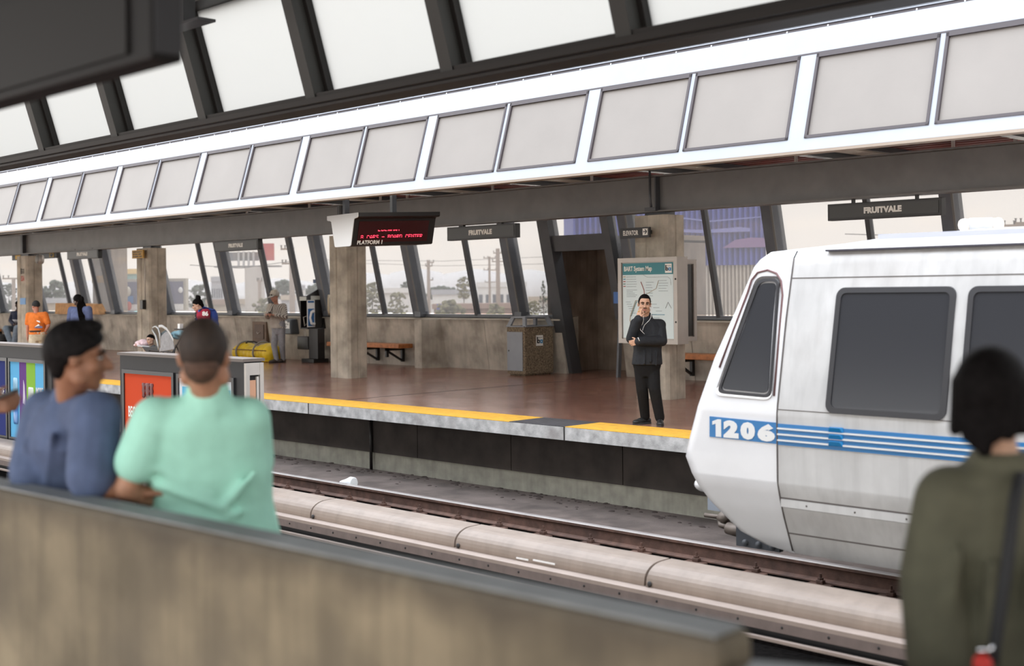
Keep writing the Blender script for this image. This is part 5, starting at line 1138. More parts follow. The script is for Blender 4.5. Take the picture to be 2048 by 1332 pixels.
# ------------------------------------------------------------------ people
def skinm(n, c): return mat('skin_' + n, c, .55, var=.12, scale=30)
def cloth(n, c, **k): return mat('cloth_' + n, c, k.pop('rough', .85), var=k.pop('var', .15), scale=k.pop('scale', 14), bump=k.pop('bump', .5), bscale=k.pop('bscale', 22), **k)
HAIRK = mat('hair_black', (.006, .005, .005), .6, var=.4, scale=60, bump=.3, bscale=150, spec=.05)
HAIRB = mat('hair_dark_brown', (.03, .018, .012), .5, var=.4, scale=60, bump=.4, bscale=150)
EYEW = mat('eye_white', (.6, .58, .55), .3); EYED = mat('eye_dark', (.01, .007, .005), .2)
def lerp(a, b, t): return V(a) * (1 - t) + V(b) * t
class Person:
    def __init__(s, name, label, loc, fwd, h=1.75, J=None, fat=1., hs=1., face=None, hup=None, cat='person'):
        s.loc = V(loc); f = V(fwd); f.z = 0; s.f = f.normalized(); s.r = V((s.f.y, -s.f.x, 0)); s.s = h / 1.75; s.fat = fat; k = s.s; s.hs = hs * (.55 + .45 * k)
        b = dict(pelvis=(0, 0, .96), waist=(0, 0, 1.09), chest=(0, 0, 1.28), neck=(0, -.01, 1.48), head=(0, .02, 1.625))
        for sd, g in (('R', 1), ('L', -1)):
            b.update({'sh' + sd: (.18 * g, -.01, 1.42), 'el' + sd: (.23 * g, -.03, 1.13), 'wr' + sd: (.24 * g, .06, .89), 'hip' + sd: (.09 * g, 0, .92), 'kn' + sd: (.1 * g, .02, .5), 'an' + sd: (.1 * g, -.02, .09), 'ft' + sd: (.1 * g, 1, 0)})
        s.J = {a: V(c) * (1 if a[:2] == 'ft' else k) for a, c in b.items()}
        for a, c in (J or {}).items(): s.J[a] = s.lo(c) if isinstance(c, Vector) else V(c)
        s.W = {a: (s.r * c.x + s.f * c.y).normalized() if a[:2] == 'ft' else s.w(c) for a, c in s.J.items()}
        s.face = V(face).normalized() if face else s.f; u = V(hup) if hup else Z.copy()
        s.fr = s.face.cross(u).normalized(); s.up = s.fr.cross(s.face).normalized()
        s.t = thing(name, label, cat, s.loc); s.hands = {}
    def w(s, p): p = V(p); return s.loc + s.r * p.x + s.f * p.y + Z * p.z
    def lo(s, p): d = p - s.loc; return V((d.dot(s.r), d.dot(s.f), d.z))
    def hd(s, p): p = V(p) * s.hs; return s.W['head'] + s.fr * p.x + s.face * p.y + s.up * p.z
    def xd(s, t):
        a = s.W['hipR'] - s.W['hipL']; b = s.W['shR'] - s.W['shL']; a.z = b.z = 0
        return lerp(a.normalized(), b.normalized(), t).normalized()
    def ring(s, c, rx, ry, t, n=20, pw=.85):
        x = s.xd(t); y = Z.cross(x); out = []
        for k in range(n):
            a = 2 * math.pi * k / n; cs, sn = math.cos(a), math.sin(a)
            out.append(V(c) + x * (rx * math.copysign(abs(cs) ** pw, cs)) + y * (ry * math.copysign(abs(sn) ** pw, sn)))
        return out
    def torso(s, m, off, hem=None, hemr=None, fat=None, top=1.):
        W, k, fa = s.W, s.s, fat or s.fat; R_ = []
        pel, wai, che, nec = W['pelvis'], W['waist'], W['chest'], W['neck']
        if hem is None: R_.append(s.ring(pel - Z * .13 * k, .12 * k * fa + off, .1 * k * fa + off, 0))
        else: hx, hy = hemr or (.185, .135); R_.append(s.ring(V((pel.x, pel.y, s.loc.z + hem)), hx * k * fa + off, hy * k * fa + off, 0))
        if hem is None or hem < s.J['pelvis'].z - .03: R_.append(s.ring(pel, .172 * k * fa + off, .125 * k * fa + off, 0))
        R_.append(s.ring(wai, .158 * k * fa + off, .118 * k * fa + off, .5)); R_.append(s.ring(lerp(wai, che, .55), .168 * k * fa + off, .122 * k * fa + off, .8))
        R_.append(s.ring(che, .18 * k * fa ** .6 + off, .125 * k * fa ** .6 + off, 1)); R_.append(s.ring(lerp(che, nec, .5), .172 * k * fa ** .5 + off, .108 * k * fa ** .5 + off, 1))
        R_.append(s.ring(lerp(che, nec, .8), .115 * k + off, .08 * k + off, 1)); R_.append(s.ring(lerp(che, nec, top), .062 * k + off * .6, .066 * k + off * .6, 1))
        m.loft(R_)
        for sd in 'RL': m.cap(lerp(che, nec, .55), W['sh' + sd] - Z * .005, .075 * k + off, .062 * k + off)
    def limb(s, m, a, b, c, r, off=0., e0=1., e1=1.):
        A_, B_, C_ = s.W[a], s.W[b], s.W[c]; k = s.s
        m.cap(A_, lerp(A_, B_, min(e0, 1)), r[0] * k + off, (r[0] * (1 - e0) + r[1] * e0) * k + off)
        if e0 >= 1 and e1 > 0: m.cap(B_, lerp(B_, C_, e1), r[1] * k + off, (r[1] * (1 - e1) + r[2] * e1) * k + off)
    AR = (.056, .043, .03); LG = (.088, .06, .043)
    def hand(s, m, sd, dirv=None, palm=None, curl=.35, sc=1., spread=.0):
        wr = s.W['wr' + sd]; g = 1 if sd == 'R' else -1; k = s.s * sc
        d = V(dirv).normalized() if dirv else (wr - s.W['el' + sd]).normalized()
        p = V(palm) if palm else -s.r * g
        p = (p - d * p.dot(d)).normalized(); sd_ = d.cross(p).normalized()
        th = sd_ if sd_.dot(s.f + Z * .6) > 0 else -sd_
        if sd in s.hands.get('flip', ''): th = -th
        for i, o in enumerate((-.03, -.01, .01, .03)):
            base = wr + th * o * .75 * k; kn = wr + d * (.088 - .006 * abs(i - 1.6)) * k + th * o * 1.08 * k
            m.cap(base, kn, .0135 * k, .0118 * k, 8)
            L_ = (.066, .078, .083, .074)[i] * k; q = kn; dd = d.copy(); a = curl * (1.1 - .08 * i)
            for sg, fr_ in enumerate((.45, .32, .23)):
                ax = d.cross(p).normalized(); rot = Matrix.Rotation(-a if ax.cross(d).dot(p) < 0 else a, 3, ax); dd = (rot @ dd).normalized()
                q2 = q + dd * L_ * fr_; m.cap(q, q2, (.0098 - .0009 * sg) * k, (.0092 - .001 * sg) * k, 8); q = q2
        t0 = wr + d * .022 * k + th * .026 * k; t1 = t0 + (d * .62 + th * .72 + p * .25).normalized() * .042 * k; t2 = t1 + (d * .85 + th * .3 + p * .45 * (1 + curl)).normalized() * .034 * k
        m.cap(t0, t1, .014 * k, .0118 * k, 8); m.cap(t1, t2, .0115 * k, .0092 * k, 8); m.cap(wr - d * .02 * k, wr + d * .03 * k, .026 * k, .024 * k)
        return wr + d * .09 * k + p * .03 * k
    def headshape(s, m, nose=1., jaw=1., ears=True):
        H_, h = s.hd, s.hs; F3 = (s.fr, s.face, s.up); e = lambda c, r: m.ell(H_(c), tuple(q * h for q in r), F3, 20, 14)
        e((0, -.012, .03), (.074, .094, .092)); e((0, .025, -.035), (.06 * jaw, .062, .075)); e((0, .03, -.075), (.05 * jaw, .05, .042)); e((0, .062, -.098), (.027 * jaw, .024, .021))
        for g in (1, -1):
            e((.036 * g, .056, -.028), (.028, .03, .028)); e((.052 * g * jaw, .012, -.07), (.018, .03, .03))
            if ears: e((.077 * g, -.008, -.008), (.010, .019, .028)); e((.081 * g, -.015, .0), (.007, .012, .019))
            m.cap(H_((.012 * g, .08, .028)), H_((.046 * g, .066, .026)), .0125 * h, .011 * h)
            e((.011 * g, .094, -.033), (.010, .010, .008))
        m.cap(H_((0, .082, .02)), H_((0, .107 + .004 * nose, -.028)), .0095 * h, .0135 * h * nose)
        e((0, .078, -.06), (.026, .016, .02))
        m.cap(s.W['neck'] - Z * .05, H_((0, -.012, -.05)), .056 * s.s * h / h, .052 * h)
        m.cap(s.W['neck'] - Z * .02, H_((0, -.03, -.03)), .05 * s.s, .05 * h)
    def body(s, m_, voxel=.009, nose=1., jaw=1., legs=True, it=3, ears=True, bare=False):
        m = MB(); s.headshape(m, nose, jaw, ears); s.torso(m, -.014)
        for sd in 'RL':
            s.limb(m, 'sh' + sd, 'el' + sd, 'wr' + sd, s.AR); s.hand(m, sd, **s.hands.get(sd, {}))
            if legs:
                s.limb(m, 'hip' + sd, 'kn' + sd, 'an' + sd, s.LG); a = s.W['an' + sd]; fd = s.W['ft' + sd]; k = s.s
                m.cap(a - fd * .04 * k - Z * .035 * k, a + fd * .14 * k - Z * .052 * k, .034 * k, .025 * k); m.cap(a, a - Z * .04 * k, .04 * k, .036 * k)
        s.b = blob(m, 'body', m_, s.t, voxel, it); return s.b
    def eyes(s, open_=.5, brow=HAIRB, lip=None, lash=True):
        H_, h = s.hd, s.hs; F3 = (s.fr, s.face, s.up)
        for g in (1, -1):
            m = MB(); m.ell(H_((.031 * g, .0775, .004)), (.0155 * h, .0095 * h, .009 * h * open_), F3, 12, 8); o = m.build('eye', EYEW, s.t)
            m = MB(); m.ell(H_((.030 * g, .0845, .004)), (.0068 * h, .004 * h, .0075 * h * open_), F3, 10, 6); m.build('iris', EYED, o)
            m = MB(); m.tube([H_((.014 * g, .086, .005 + .009 * open_)), H_((.03 * g, .087, .007 + .009 * open_)), H_((.047 * g, .074, .003 + .007 * open_))], .0028 * h, 6); m.build('lash', EYED, o)
            if brow: m = MB(); m.tube([H_((.011 * g, .092, .022)), H_((.03 * g, .09, .0285)), H_((.052 * g, .07, .023))], [.0045 * h, .0058 * h, .003 * h], 7); m.build('eyebrow', brow, s.t)
        if lip: m = MB(); m.ell(H_((0, .089, -.0585)), (.023 * h, .0085 * h, .0055 * h), F3, 14, 8); m.ell(H_((0, .088, -.069)), (.02 * h, .009 * h, .0065 * h), F3, 14, 8); m.build('lips', lip, s.t)
    def capshape(s, grow=.008, a=.02, b=.62, zc=.03, sides=.0, fn=None, nn=32, kk=22):
        """closed shell over the skull, tucked inside below the hairline"""
        rings = []; F3 = (s.fr, s.face, s.up)
        for j in range(kk + 1):
            t = -math.pi / 2 + math.pi * j / kk; cz, cr_ = math.sin(t), max(math.cos(t), .02); rg = []
            for i in range(nn):
                an = 2 * math.pi * i / nn; x, y, z = .074 * cr_ * math.cos(an), .094 * cr_ * math.sin(an), .092 * cz
                line = fn(x, y) if fn else a + b * (y) - sides * abs(x); zz = z + .03; g_ = 1 + grow / .085 if zz > line else .86
                if line - .012 < zz <= line: g_ = 1.0 - .01
                rg.append(s.hd((x * g_, -.012 + y * g_, .03 + z * g_)))
            rings.append(rg)
        return MB().loft(rings)
    def shirt(s, m_, hem, hemr=None, off=.016, sleeve=1., name='shirt', voxel=.012, cuff=1., fat=None, top=.92, it=5, extra=None, ar=None):
        m = MB(); s.torso(m, off, hem, hemr, fat, top); ar = ar or s.AR
        for sd in 'RL':
            e0 = min(sleeve, 1.); e1 = max(0, sleeve - 1.)
            s.limb(m, 'sh' + sd, 'el' + sd, 'wr' + sd, ar, off + .006, e0, e1)
        if extra: extra(m)
        return blob(m, name, m_, s.t, voxel, it)
    def pants(s, m_, off=.014, flare=.0, voxel=.013, name='trousers', it=5, hi=.06):
        m = MB(); k = s.s; W = s.W; pel = W['pelvis']
        m.loft([s.ring(pel - Z * .17 * k, .125 * k * s.fat + off, .105 * k * s.fat + off, 0), s.ring(pel - Z * .02 * k, .172 * k * s.fat + off, .125 * k * s.fat + off, 0), s.ring(pel + Z * hi * k, .165 * k * s.fat + off, .12 * k * s.fat + off, .2)])
        for sd in 'RL':
            A_, B_, C_ = W['hip' + sd], W['kn' + sd], W['an' + sd]
            m.cap(A_, B_, .092 * k + off, (.062 + flare) * k + off); m.cap(B_, lerp(B_, C_, .98), (.062 + flare) * k + off, (.046 + flare) * k + off)
        return blob(m, name, m_, s.t, voxel, it)
    def shoes(s, m_, sole=None, name='shoe', big=1.):
        k = s.s * big
        for sd in 'RL':
            a = s.W['an' + sd]; fd = s.W['ft' + sd]; z0 = s.loc.z if a.z - s.loc.z < .2 else a.z - .09 * k; base = V((a.x, a.y, z0)); rt = fd.cross(Z); m = MB(); F3 = (rt, fd, Z)
            m.ell(base - fd * .03 * k + Z * .045 * k, (.042 * k, .065 * k, .045 * k), F3); m.ell(base + fd * .06 * k + Z * .045 * k, (.046 * k, .09 * k, .044 * k), F3); m.ell(base + fd * .13 * k + Z * .034 * k, (.046 * k, .075 * k, .034 * k), F3)
            m.cap(base + Z * .06 * k, a + Z * .0, .045 * k, .045 * k); sh_ = blob(m, name, m_, s.t, .008, 3)
            out = [base + rt * (.05 * k * math.cos(t_)) * (1 - .12 * math.sin(t_)) + fd * (.055 * k + .15 * k * math.sin(t_)) for t_ in [2 * math.pi * q / 20 for q in range(20)]]
            m = MB(); m.prism([p + Z * .002 for p in out], (0, 0, .022 * k)); m.build('sole', sole or BLACKM, sh_)
TOWARD = -FW; LEFT = -RT
# ---------------------------------------------------------------- man in black
loc = PZ(1300, 848.5, 0); D0 = (loc - CAM).dot(FW)
def hp(px, py, fwd=0.): return PD(px, py, D0 - fwd)
SKA = skinm('tan_warm', (.50, .28, .18))
P = Person('person', 'man in black with white earphones, hand at his cheek, standing on the platform edge', loc, TOWARD, 1.68, dict(
    head=hp(1289, 608.5, .05), neck=hp(1294, 637, -.01), shR=hp(1272, 647, -.02), shL=hp(1320, 649, -.02), chest=hp(1296, 668), waist=hp(1295, 700, .01), pelvis=hp(1294, 728, 0),
    elR=hp(1262.5, 677, .13), wrR=hp(1277.5, 638, .25), elL=hp(1324, 682, .12), wrL=hp(1277, 683, .27), hipR=hp(1282, 734), hipL=hp(1305, 734), knR=hp(1284.5, 779, .02), knL=hp(1309, 778, .12),
    anR=(.055, -.06, .09), anL=(-.115, .12, .09), ftR=(.85, .45, 0), ftL=(.05, 1, 0)), fat=1.07, hs=1.06, face=TOWARD * 1 + LEFT * .03 - Z * .04, hup=Z + RT * .05)
P.hands = {'R': dict(dirv=RT * .1 + FW * .2 + Z, palm=FW * .6 + RT * .8, curl=.3), 'L': dict(dirv=LEFT + FW * .35 - Z * .25, palm=FW, curl=.45)}
P.body(SKA, .0052, jaw=1.08, it=3)
P.eyes(.42, HAIRK, mat('lip_rose', (.40, .15, .12), .5))
P_ = P
def crop_line(x, y):
    y = y - .012
    if y > .045: return .083 + .1 * abs(x) * 0
    if y > .022: return .0 + (.083) * (y - .022) / .023
    if y > -.03: return -.005
    return -.005 + (y + .03) * .9
blob(P.capshape(.0055, fn=crop_line, nn=72, kk=52), 'hair', HAIRK, P.t, .0042, 1)
m = MB(); h = P.hs
m.tube([P.hd((-.028, .094, -.049)), P.hd((-.012, .101, -.0445)), P.hd((0, .102, -.046)), P.hd((.012, .101, -.0445)), P.hd((.028, .094, -.049))], [.0025 * h, .0042 * h, .003 * h, .0042 * h, .0025 * h], 7); m.build('moustache', HAIRB, P.t)
m = MB(); m.ell(P.hd((0, .085, -.092)), (.012, .007, .008), (P.fr, P.face, P.up)); m.build('goatee', HAIRB, P.t)
JK = cloth('black_jacket', (.017, .018, .021), rough=.7, bump=.9, bscale=14, spec=.25)
def jx(m):
    m.cap(P.W['neck'] + Z * .02, P.W['neck'] - Z * .06, .072, .085)                              # stand collar
    m.cap(lerp(P.W['elR'], P.W['wrR'], .85), lerp(P.W['elR'], P.W['wrR'], 1.0), .047, .05)
    m.cap(lerp(P.W['elL'], P.W['wrL'], .85), lerp(P.W['elL'], P.W['wrL'], 1.0), .046, .046)
    for i, (z_, x_) in enumerate(((.88, .05), (.9, -.03), (.86, -.1))): m.cap(P.w((x_ + .03, .165, z_ - .08)), P.w((x_ + .02, .15, z_ + .09)), .014, .01)
jk = P.shirt(JK,   .775, (.178, .135), .02, 1.97, 'jacket', .009, extra=jx, top=1.0, it=6, ar=(.05, .046, .038))
blob(MB().loft([P.ring(P.W['neck'] + Z * (.035 - .03 * k), .066 + .012 * k, .07 + .012 * k, 1) for k in range(3)]), 'collar', JK, jk, .007, 2)
P.pants(cloth('black_jeans', (.008, .0075, .0075), rough=.85, spec=.2), .008, .012, .01, hi=.05)
P.shoes(mat('shoe_black', (.012, .012, .012), .5, bump=.4), mat('sole_dark', (.03, .03, .03), .7))
WIRE = mat('earphone_white', (.75, .74, .72), .4)
m = MB(); W = P.W; ear = P.hd((-.083, .012, -.018))
m.tube([ear, ear - Z * .05 + P.f * .02, hp(1302, 634, .13), hp(1299, 640, .17), hp(1294, 645, .18), hp(1289, 650, .185), hp(1286, 657, .19), hp(1285, 661, .20)], .0035, 6)
m.tube([hp(1286.5, 628, .22), hp(1287, 640, .25), hp(1285, 648, .23), hp(1280, 654, .22), hp(1281, 660, .21), hp(1285, 664, .20), hp(1289, 668, .2)], .0035, 6); m.ell(ear, (.009, .009, .012)); m.build('earphones', WIRE, P.t)
for a_, b_ in ((hp(1268, 647.5, .235), hp(1275.5, 652, .27)), (hp(1276, 675, .33), hp(1279, 682, .325))): m = MB(); m.tube([a_, b_], .0055, 6); tag(m.build('reflective_tab', WIRE, jk), 'thin white reflective tab')
m = MB(); kn = P.W['wrR'] + (RT * .1 + FW * .2 + Z).normalized() * .1
for dx in (.012, -.012): m.ell(kn + RT * dx + TOWARD * .012, (.012, .008, .009))
m.build('rings', mat('gold', (.75, .5, .18), .25, metal=1.), P.t)
# ---------------------------------------------------------------- man in the visor
loc = PZ(559, 725, 0); D1 = (loc - CAM).dot(FW)
def vp(px, py, fwd=0.): return PD(px, py, D1 - fwd)
SKB = skinm('sunburnt', (.44, .22, .15)); fw = TOWARD * .75 + LEFT * .66
P = Person('person', 'grey haired man in sun visor and striped shirt looking down at his phone', loc, fw, 1.85, dict(
    head=vp(549, 592.5, .1), neck=vp(552, 607, .0), shR=vp(541, 613.5, .12), shL=vp(567, 613, -.12), chest=vp(554, 628), waist=vp(555, 643), pelvis=vp(556, 655),
    elR=vp(535, 633, .3), wrR=vp(532, 629, .45), elL=vp(570, 634, .1), wrL=vp(548, 630, .42), knR=vp(548, 690, .08), knL=vp(564, 690, .05), anR=vp(553, 719, .1), anL=vp(566, 719, -.05), ftR=(.2, 1, 0), ftL=(-.1, 1, 0)), fat=1.0, hs=1.12, face=fw - Z * .3)
P.hands = {'R': dict(dirv=TOWARD * .3 + RT * .6, palm=-Z, curl=.6), 'L': dict(dirv=LEFT + Z * .1, palm=Z, curl=.6)}
P.body(SKB, .011); P.eyes(.4, None, mat('lip_rose', (.4, .15, .12), .5))
GREYH = mat('hair_grey', (.42, .38, .32), .7, var=.3, scale=40, bump=.6, bscale=80)
m = P.capshape(.022, .0, .45); 
for k in range(7): a = k * .9; m.ell(P.hd((.05 * math.cos(a), -.02 + .05 * math.sin(a), .12)), (.03, .03, .025))
blob(m, 'hair', GREYH, P.t, .01, 2)
m = MB(); F3 = (P.fr, P.face, P.up)
m.loft([[P.hd((.083 * q * math.cos(a), -.01 + .102 * q * math.sin(a), z)) for a in [2 * math.pi * k / 24 for k in range(24)]] for z, q in ((.035, .95), (.035, 1.03), (.075, 1.0), (.075, .9))])
m.loft([[P.hd((.075 * math.cos(a), .05 + .13 * q * math.sin(a), .035 - .02 * q + z)) for a in [math.pi * (k / 12) for k in range(13)]] for q, z in ((.4, 0), (1, 0), (1, .008), (.4, .008))]); vz = m.build('visor', mat('visor_grey', (.36, .35, .33), .7), P.t)
m = MB(); m.bx(0, 0, 0, 0, 0, 0); m = MB()
for g in (1, -1): m.ell(P.hd((.034 * g, .098, .062)), (.03, .012, .02), F3)
m.build('sunglasses', BLACK, vz)
def striped(n, c1, c2, sc):
    m = cloth(n, c1); nt = m.node_tree; b = nt.nodes['Principled BSDF']; g = nt.nodes.new('ShaderNodeNewGeometry'); mp = nt.nodes.new('ShaderNodeVectorMath'); mp.operation = 'DOT_PRODUCT'; mp.inputs[1].default_value = tuple(P.r * 1.0 + P.f * .35)
    nt.links.new(g.outputs['Position'], mp.inputs[0]); mu = nt.nodes.new('ShaderNodeMath'); mu.operation = 'MULTIPLY'; mu.inputs[1].default_value = sc; nt.links.new(mp.outputs['Value'], mu.inputs[0]); fr_ = nt.nodes.new('ShaderNodeMath'); fr_.operation = 'FRACT'; nt.links.new(mu.outputs[0], fr_.inputs[0]); gt = nt.nodes.new('ShaderNodeMath'); gt.operation = 'GREATER_THAN'; gt.inputs[1].default_value = .6; nt.links.new(fr_.outputs[0], gt.inputs[0])
    mx = nt.nodes.new('ShaderNodeMix'); mx.data_type = 'RGBA'; mx.inputs['A'].default_value = (*c1, 1); mx.inputs['B'].default_value = (*c2, 1); nt.links.new(gt.outputs[0], mx.inputs['Factor']); nt.links.new(mx.outputs['Result'], b.inputs['Base Color']); return m
P.shirt(striped('striped_shirt', (.60, .55, .48), (.13, .10, .09), 34), .88, (.19, .14), .025, 1.9, 'shirt', .014)
P.pants(cloth('grey_jeans', (.27, .27, .29)), .008, .005, .01); P.shoes(mat('sandal_brown', (.06, .045, .035), .7), name='sandal')
m = MB(); c_ = P.W['wrL'] + LEFT * .09 + Z * .035; m.ob(c_, LEFT * .035, TOWARD * .075 + Z * .04, Z * .008); tag(m.build('phone', BLACK), 'small black phone held by the man in the visor', 'phone')
m = MB(); m.tube([P.w((.12, -.05, 1.52)), P.w((.1, .13, 1.42)), P.w((.0, .16, 1.2))], .012); m.build('camera_strap', BLACKM, P.t)
# ---------------------------------------------------------------- woman in red with backpack
Yr = 13.5; loc = PY(402, 700, Yr); loc.z = 0; D2 = (loc - CAM).dot(FW)
def rp(px, py, fwd=0.): return PD(px, py, D2 - fwd)
SKC = skinm('light', (.55, .34, .25)); fw = LEFT * .95 + TOWARD * .25
P = Person('person', 'woman with a black hair bun, red jacket and blue backpack bending over the stroller', loc, fw, 1.62, dict(
    head=rp(395, 610.5), neck=rp(401, 618), shR=rp(413, 625, .17), shL=rp(404, 624, -.17), chest=rp(406, 638), waist=rp(411, 660), pelvis=rp(414, 676), elR=rp(412, 651, .2), wrR=rp(388, 664, .12), elL=rp(400, 658, -.2), wrL=rp(386, 664, -.15)), fat=1.05, hs=1.04, face=fw - Z * .3, hup=Z + LEFT * .3)
P.body(SKC, .01); P.eyes(.5, HAIRK, mat('lip_rose', (.4, .15, .12), .5))
m = P.capshape(.016, .005, .62); m.ell(P.hd((0, -.06, .14)), (.055, .055, .055)); m.ell(P.hd((.012, -.045, .175)), (.03, .03, .03)); m.ell(P.hd((0, -.08, -.03)), (.06, .04, .05)); blob(m, 'hair', HAIRK, P.t, .009, 3)
P.shirt(cloth('crimson_jacket', (.32, .012, .04)), .7, None, .022, 1.95, 'jacket', .012)
m = MB(); c_ = P.W['chest'] + P.f * .13; m.loft([P.ring(P.W['chest'] + P.f * .045 + Z * q, .085, .115, 1) for q in (-.12, 0, .1, .14)]); m.build('dark_top', cloth('dark_top', (.02, .018, .02)), P.t)
m = MB(); m.ob(P.W['chest'] + P.f * .155 + Z * .03, P.r * .06, Z * .012, P.f * .004); m.ob(P.W['chest'] + P.f * .16 - Z * .03, P.r * .04, Z * .012, P.f * .004); m.build('top_print', WHITE, P.t)
m = MB(); bc = lerp(P.W['chest'], P.W['waist'], .1) - P.f * .2; m.ell(bc, (.15, .1, .23), (P.r, P.f, Z)); m.ell(bc - Z * .1, (.16, .11, .14), (P.r, P.f, Z)); bp_ = blob(m, 'backpack', cloth('royal_blue_pack', (.02, .06, .32), rough=.6), P.t, .012, 4)
for g in (1, -1):
    m = MB(); sx = P.W['shR' if g > 0 else 'shL']; m.tube([bc + Z * .2 + P.r * .09 * g, lerp(sx, P.W['neck'], .4) + Z * .075, lerp(sx, P.W['neck'], .35) + P.f * .1 + Z * .02, P.W['chest'] + P.r * .14 * g + P.f * .12 - Z * .06, bc - Z * .15 + P.r * .12 * g], .022, 6); m.build('pack_strap', cloth('royal_blue_pack', (.02, .06, .32)), bp_)
m = MB(); q = lerp(P.W['shR'], P.W['elR'], .05) + TOWARD * .10; m.text('86', q - Z * .05, RT, Z, .12, WHITE, .004, .006); m.build('sleeve_number', WHITE, P.t)
P.pants(cloth('dark_jeans', (.03, .035, .05))); P.shoes(BLACKM)
# ---------------------------------------------------------------- stroller with child
Ys = 13.3
def sp(px, py, dy=0.): return PY(px, py, Ys + dy)
c0 = sp(338, 700); t = thing('stroller', 'grey and black double stroller with a toddler, pushed by the woman in red', 'stroller', (c0.x, Ys, 0))
SG = cloth('stroller_grey', (.27, .27, .28)); SB = mat('stroller_black', (.015, .015, .017), .6); SF = mat('stroller_frame', (.38, .38, .38), .35, metal=.4)
u = V((1, 0, 0)); q = lambda px, py, dy=0.: sp(px, py, dy)
m = MB(); A_, B_ = q(318, 705), q(350, 690)
m.loft([[q(x, y, dy) for x, y in pts_] for dy, pts_ in ((-.26, [(318, 705), (322, 672), (333, 662), (345, 672), (350, 700)]), (.26, [(318, 705), (322, 672), (333, 662), (345, 672), (350, 700)]))], None, False); m.build('rear_seat_shell', SG, t, .03)
m = MB(); m.loft([[q(x, y, dy) for x, y in [(283, 693), (292, 704), (322, 706), (320, 690), (300, 694)]] for dy in (-.24, .24)], None, False); m.build('front_seat', SB, t, .02)
m = MB(); m.loft([[q(x, y, dy) for x, y in [(274, 690), (275, 694), (298, 696), (299, 692)]] for dy in (-.2, .2)], None, False); m.build('front_tray', mat('tray_grey', (.4, .4, .4), .5), t, .015)
m = MB()
for dy in (-.25, .25): m.tube([q(*p, dy) for p in ((318, 700), (316, 690), (312, 672), (305, 660), (306, 655), (312, 653), (317, 657), (320, 668), (321, 695))], .022, 8)
m.build('canopy_hoop', SF, t)
m = MB(); m.loft([[q(x, y, -.27), q(x, y, -.27) + Z * .06, q(x, y, .27) + Z * .06, q(x, y, .27)] for x, y in ((317, 656), (324, 655), (333, 661), (341, 672), (347, 684))], None, False); m.build('carry_handle', mat('handle_pale', (.5, .5, .5), .5), t, .015)
m = MB(); m.loft([[q(x, y, -.22), q(x, y, -.22) + Z * .1, q(x, y, .22) + Z * .1, q(x, y, .22)] for x, y in ((322, 676), (333, 668), (342, 682))], None, False); m.build('seat_canopy', cloth('canopy_slate', (.10, .12, .13)), t)
m = MB()
for dy in (-.24, .24):
    m.tube([q(300, 700, dy), q(345, 705, dy), q(365, 672, dy), q(373, 658, dy)], .016, 8); m.tube([q(352, 690, dy), V((q(352, 690).x + .1, Ys + dy, .12))], .016, 8); m.tube([q(300, 700, dy), V((q(292, 700).x, Ys + dy, .12))], .016, 8); m.tube([q(340, 693, dy), V((q(300, 700).x, Ys + dy, .12))], .014, 8)
m.tube([q(373, 658, -.24), q(374, 656, -.24), q(374, 656, .24), q(373, 658, .24)], .018, 8); m.build('frame', SB, t)
for xx in (q(292, 700).x, q(352, 700).x + .1):
    for dy in (-.26, .26): MB().tube([(xx, Ys + dy - .025, .1), (xx, Ys + dy + .025, .1)], .1, 18).build('wheel', SB, t)
m = MB(); m.bx(q(366, 656).x, q(382, 656).x, Ys - .2, Ys + .2, q(368, 657).z - .02, q(368, 657).z); m.build('parent_tray', SB, t)
m = MB(); z_ = q(368, 657).z; xx = q(371, 650).x; m.bx(xx - .05, xx + .03, Ys - .15, Ys - .07, z_ + .001, z_ + .1); single(m, 'drink_carton', WHITE, 'small white carton on the tray of the stroller', 'carton')
m = MB()
for px, py, r_ in ((280, 686, .07), (287, 684, .08), (284, 690, .08), (292, 687, .07), (277, 690, .05)): m.ell(q(px, py, -.05), (r_, .12, r_ * .8))
m.v = [V((p.x, p.y, p.z + .0)) for p in m.v]; tag(blob(m, 'bundle', cloth('blanket_pink', (.72, .55, .58)), None, .012, 4), 'pale pink blanket bundle on the front tray of the stroller', 'blanket')
m = MB()
for px, py, r_ in ((352, 668, .09), (360, 667, .1), (366, 668, .09), (356, 673, .09)): m.ell(q(px, py, .05), (r_, .12, r_ * .7))
tag(blob(m, 'blue_bundle', cloth('blanket_blue', (.3, .52, .62)), None, .012, 4), 'pale blue patterned blanket bundle at the back of the stroller', 'blanket')
loc = q(310, 704); fw = LEFT * .8 + TOWARD * .6
P = Person('child', 'dark haired toddler in a grey top leaning out of the front of the stroller', loc, fw, .86, dict(head=q(301, 679.5, -.1), neck=q(305, 691, -.05), chest=q(309, 697), waist=q(311, 702), pelvis=q(313, 706), shR=q(308, 694, -.12), shL=q(307, 694, .12), elR=q(301, 699, -.18), wrR=q(294, 700, -.2), elL=q(301, 698, .12), wrL=q(296, 698, .1), hipR=q(313, 707, -.06), hipL=q(313, 707, .06), knR=q(304, 708, -.08), knL=q(304, 708, .08), anR=q(298, 714, -.08), anL=q(298, 714, .08)), hs=1.12, face=TOWARD * .8 + LEFT * .6 - Z * .15, hup=Z + LEFT * .15)
P.body(SKC, .008); P.eyes(.8, HAIRK, mat('lip_rose', (.4, .15, .12), .5)); blob(P.capshape(.012, .03, .62), 'hair', HAIRK, P.t, .007, 2)
P.shirt(cloth('toddler_grey', (.06, .065, .07)), .03, None, .012, 1.9, 'top', .01, top=.95)
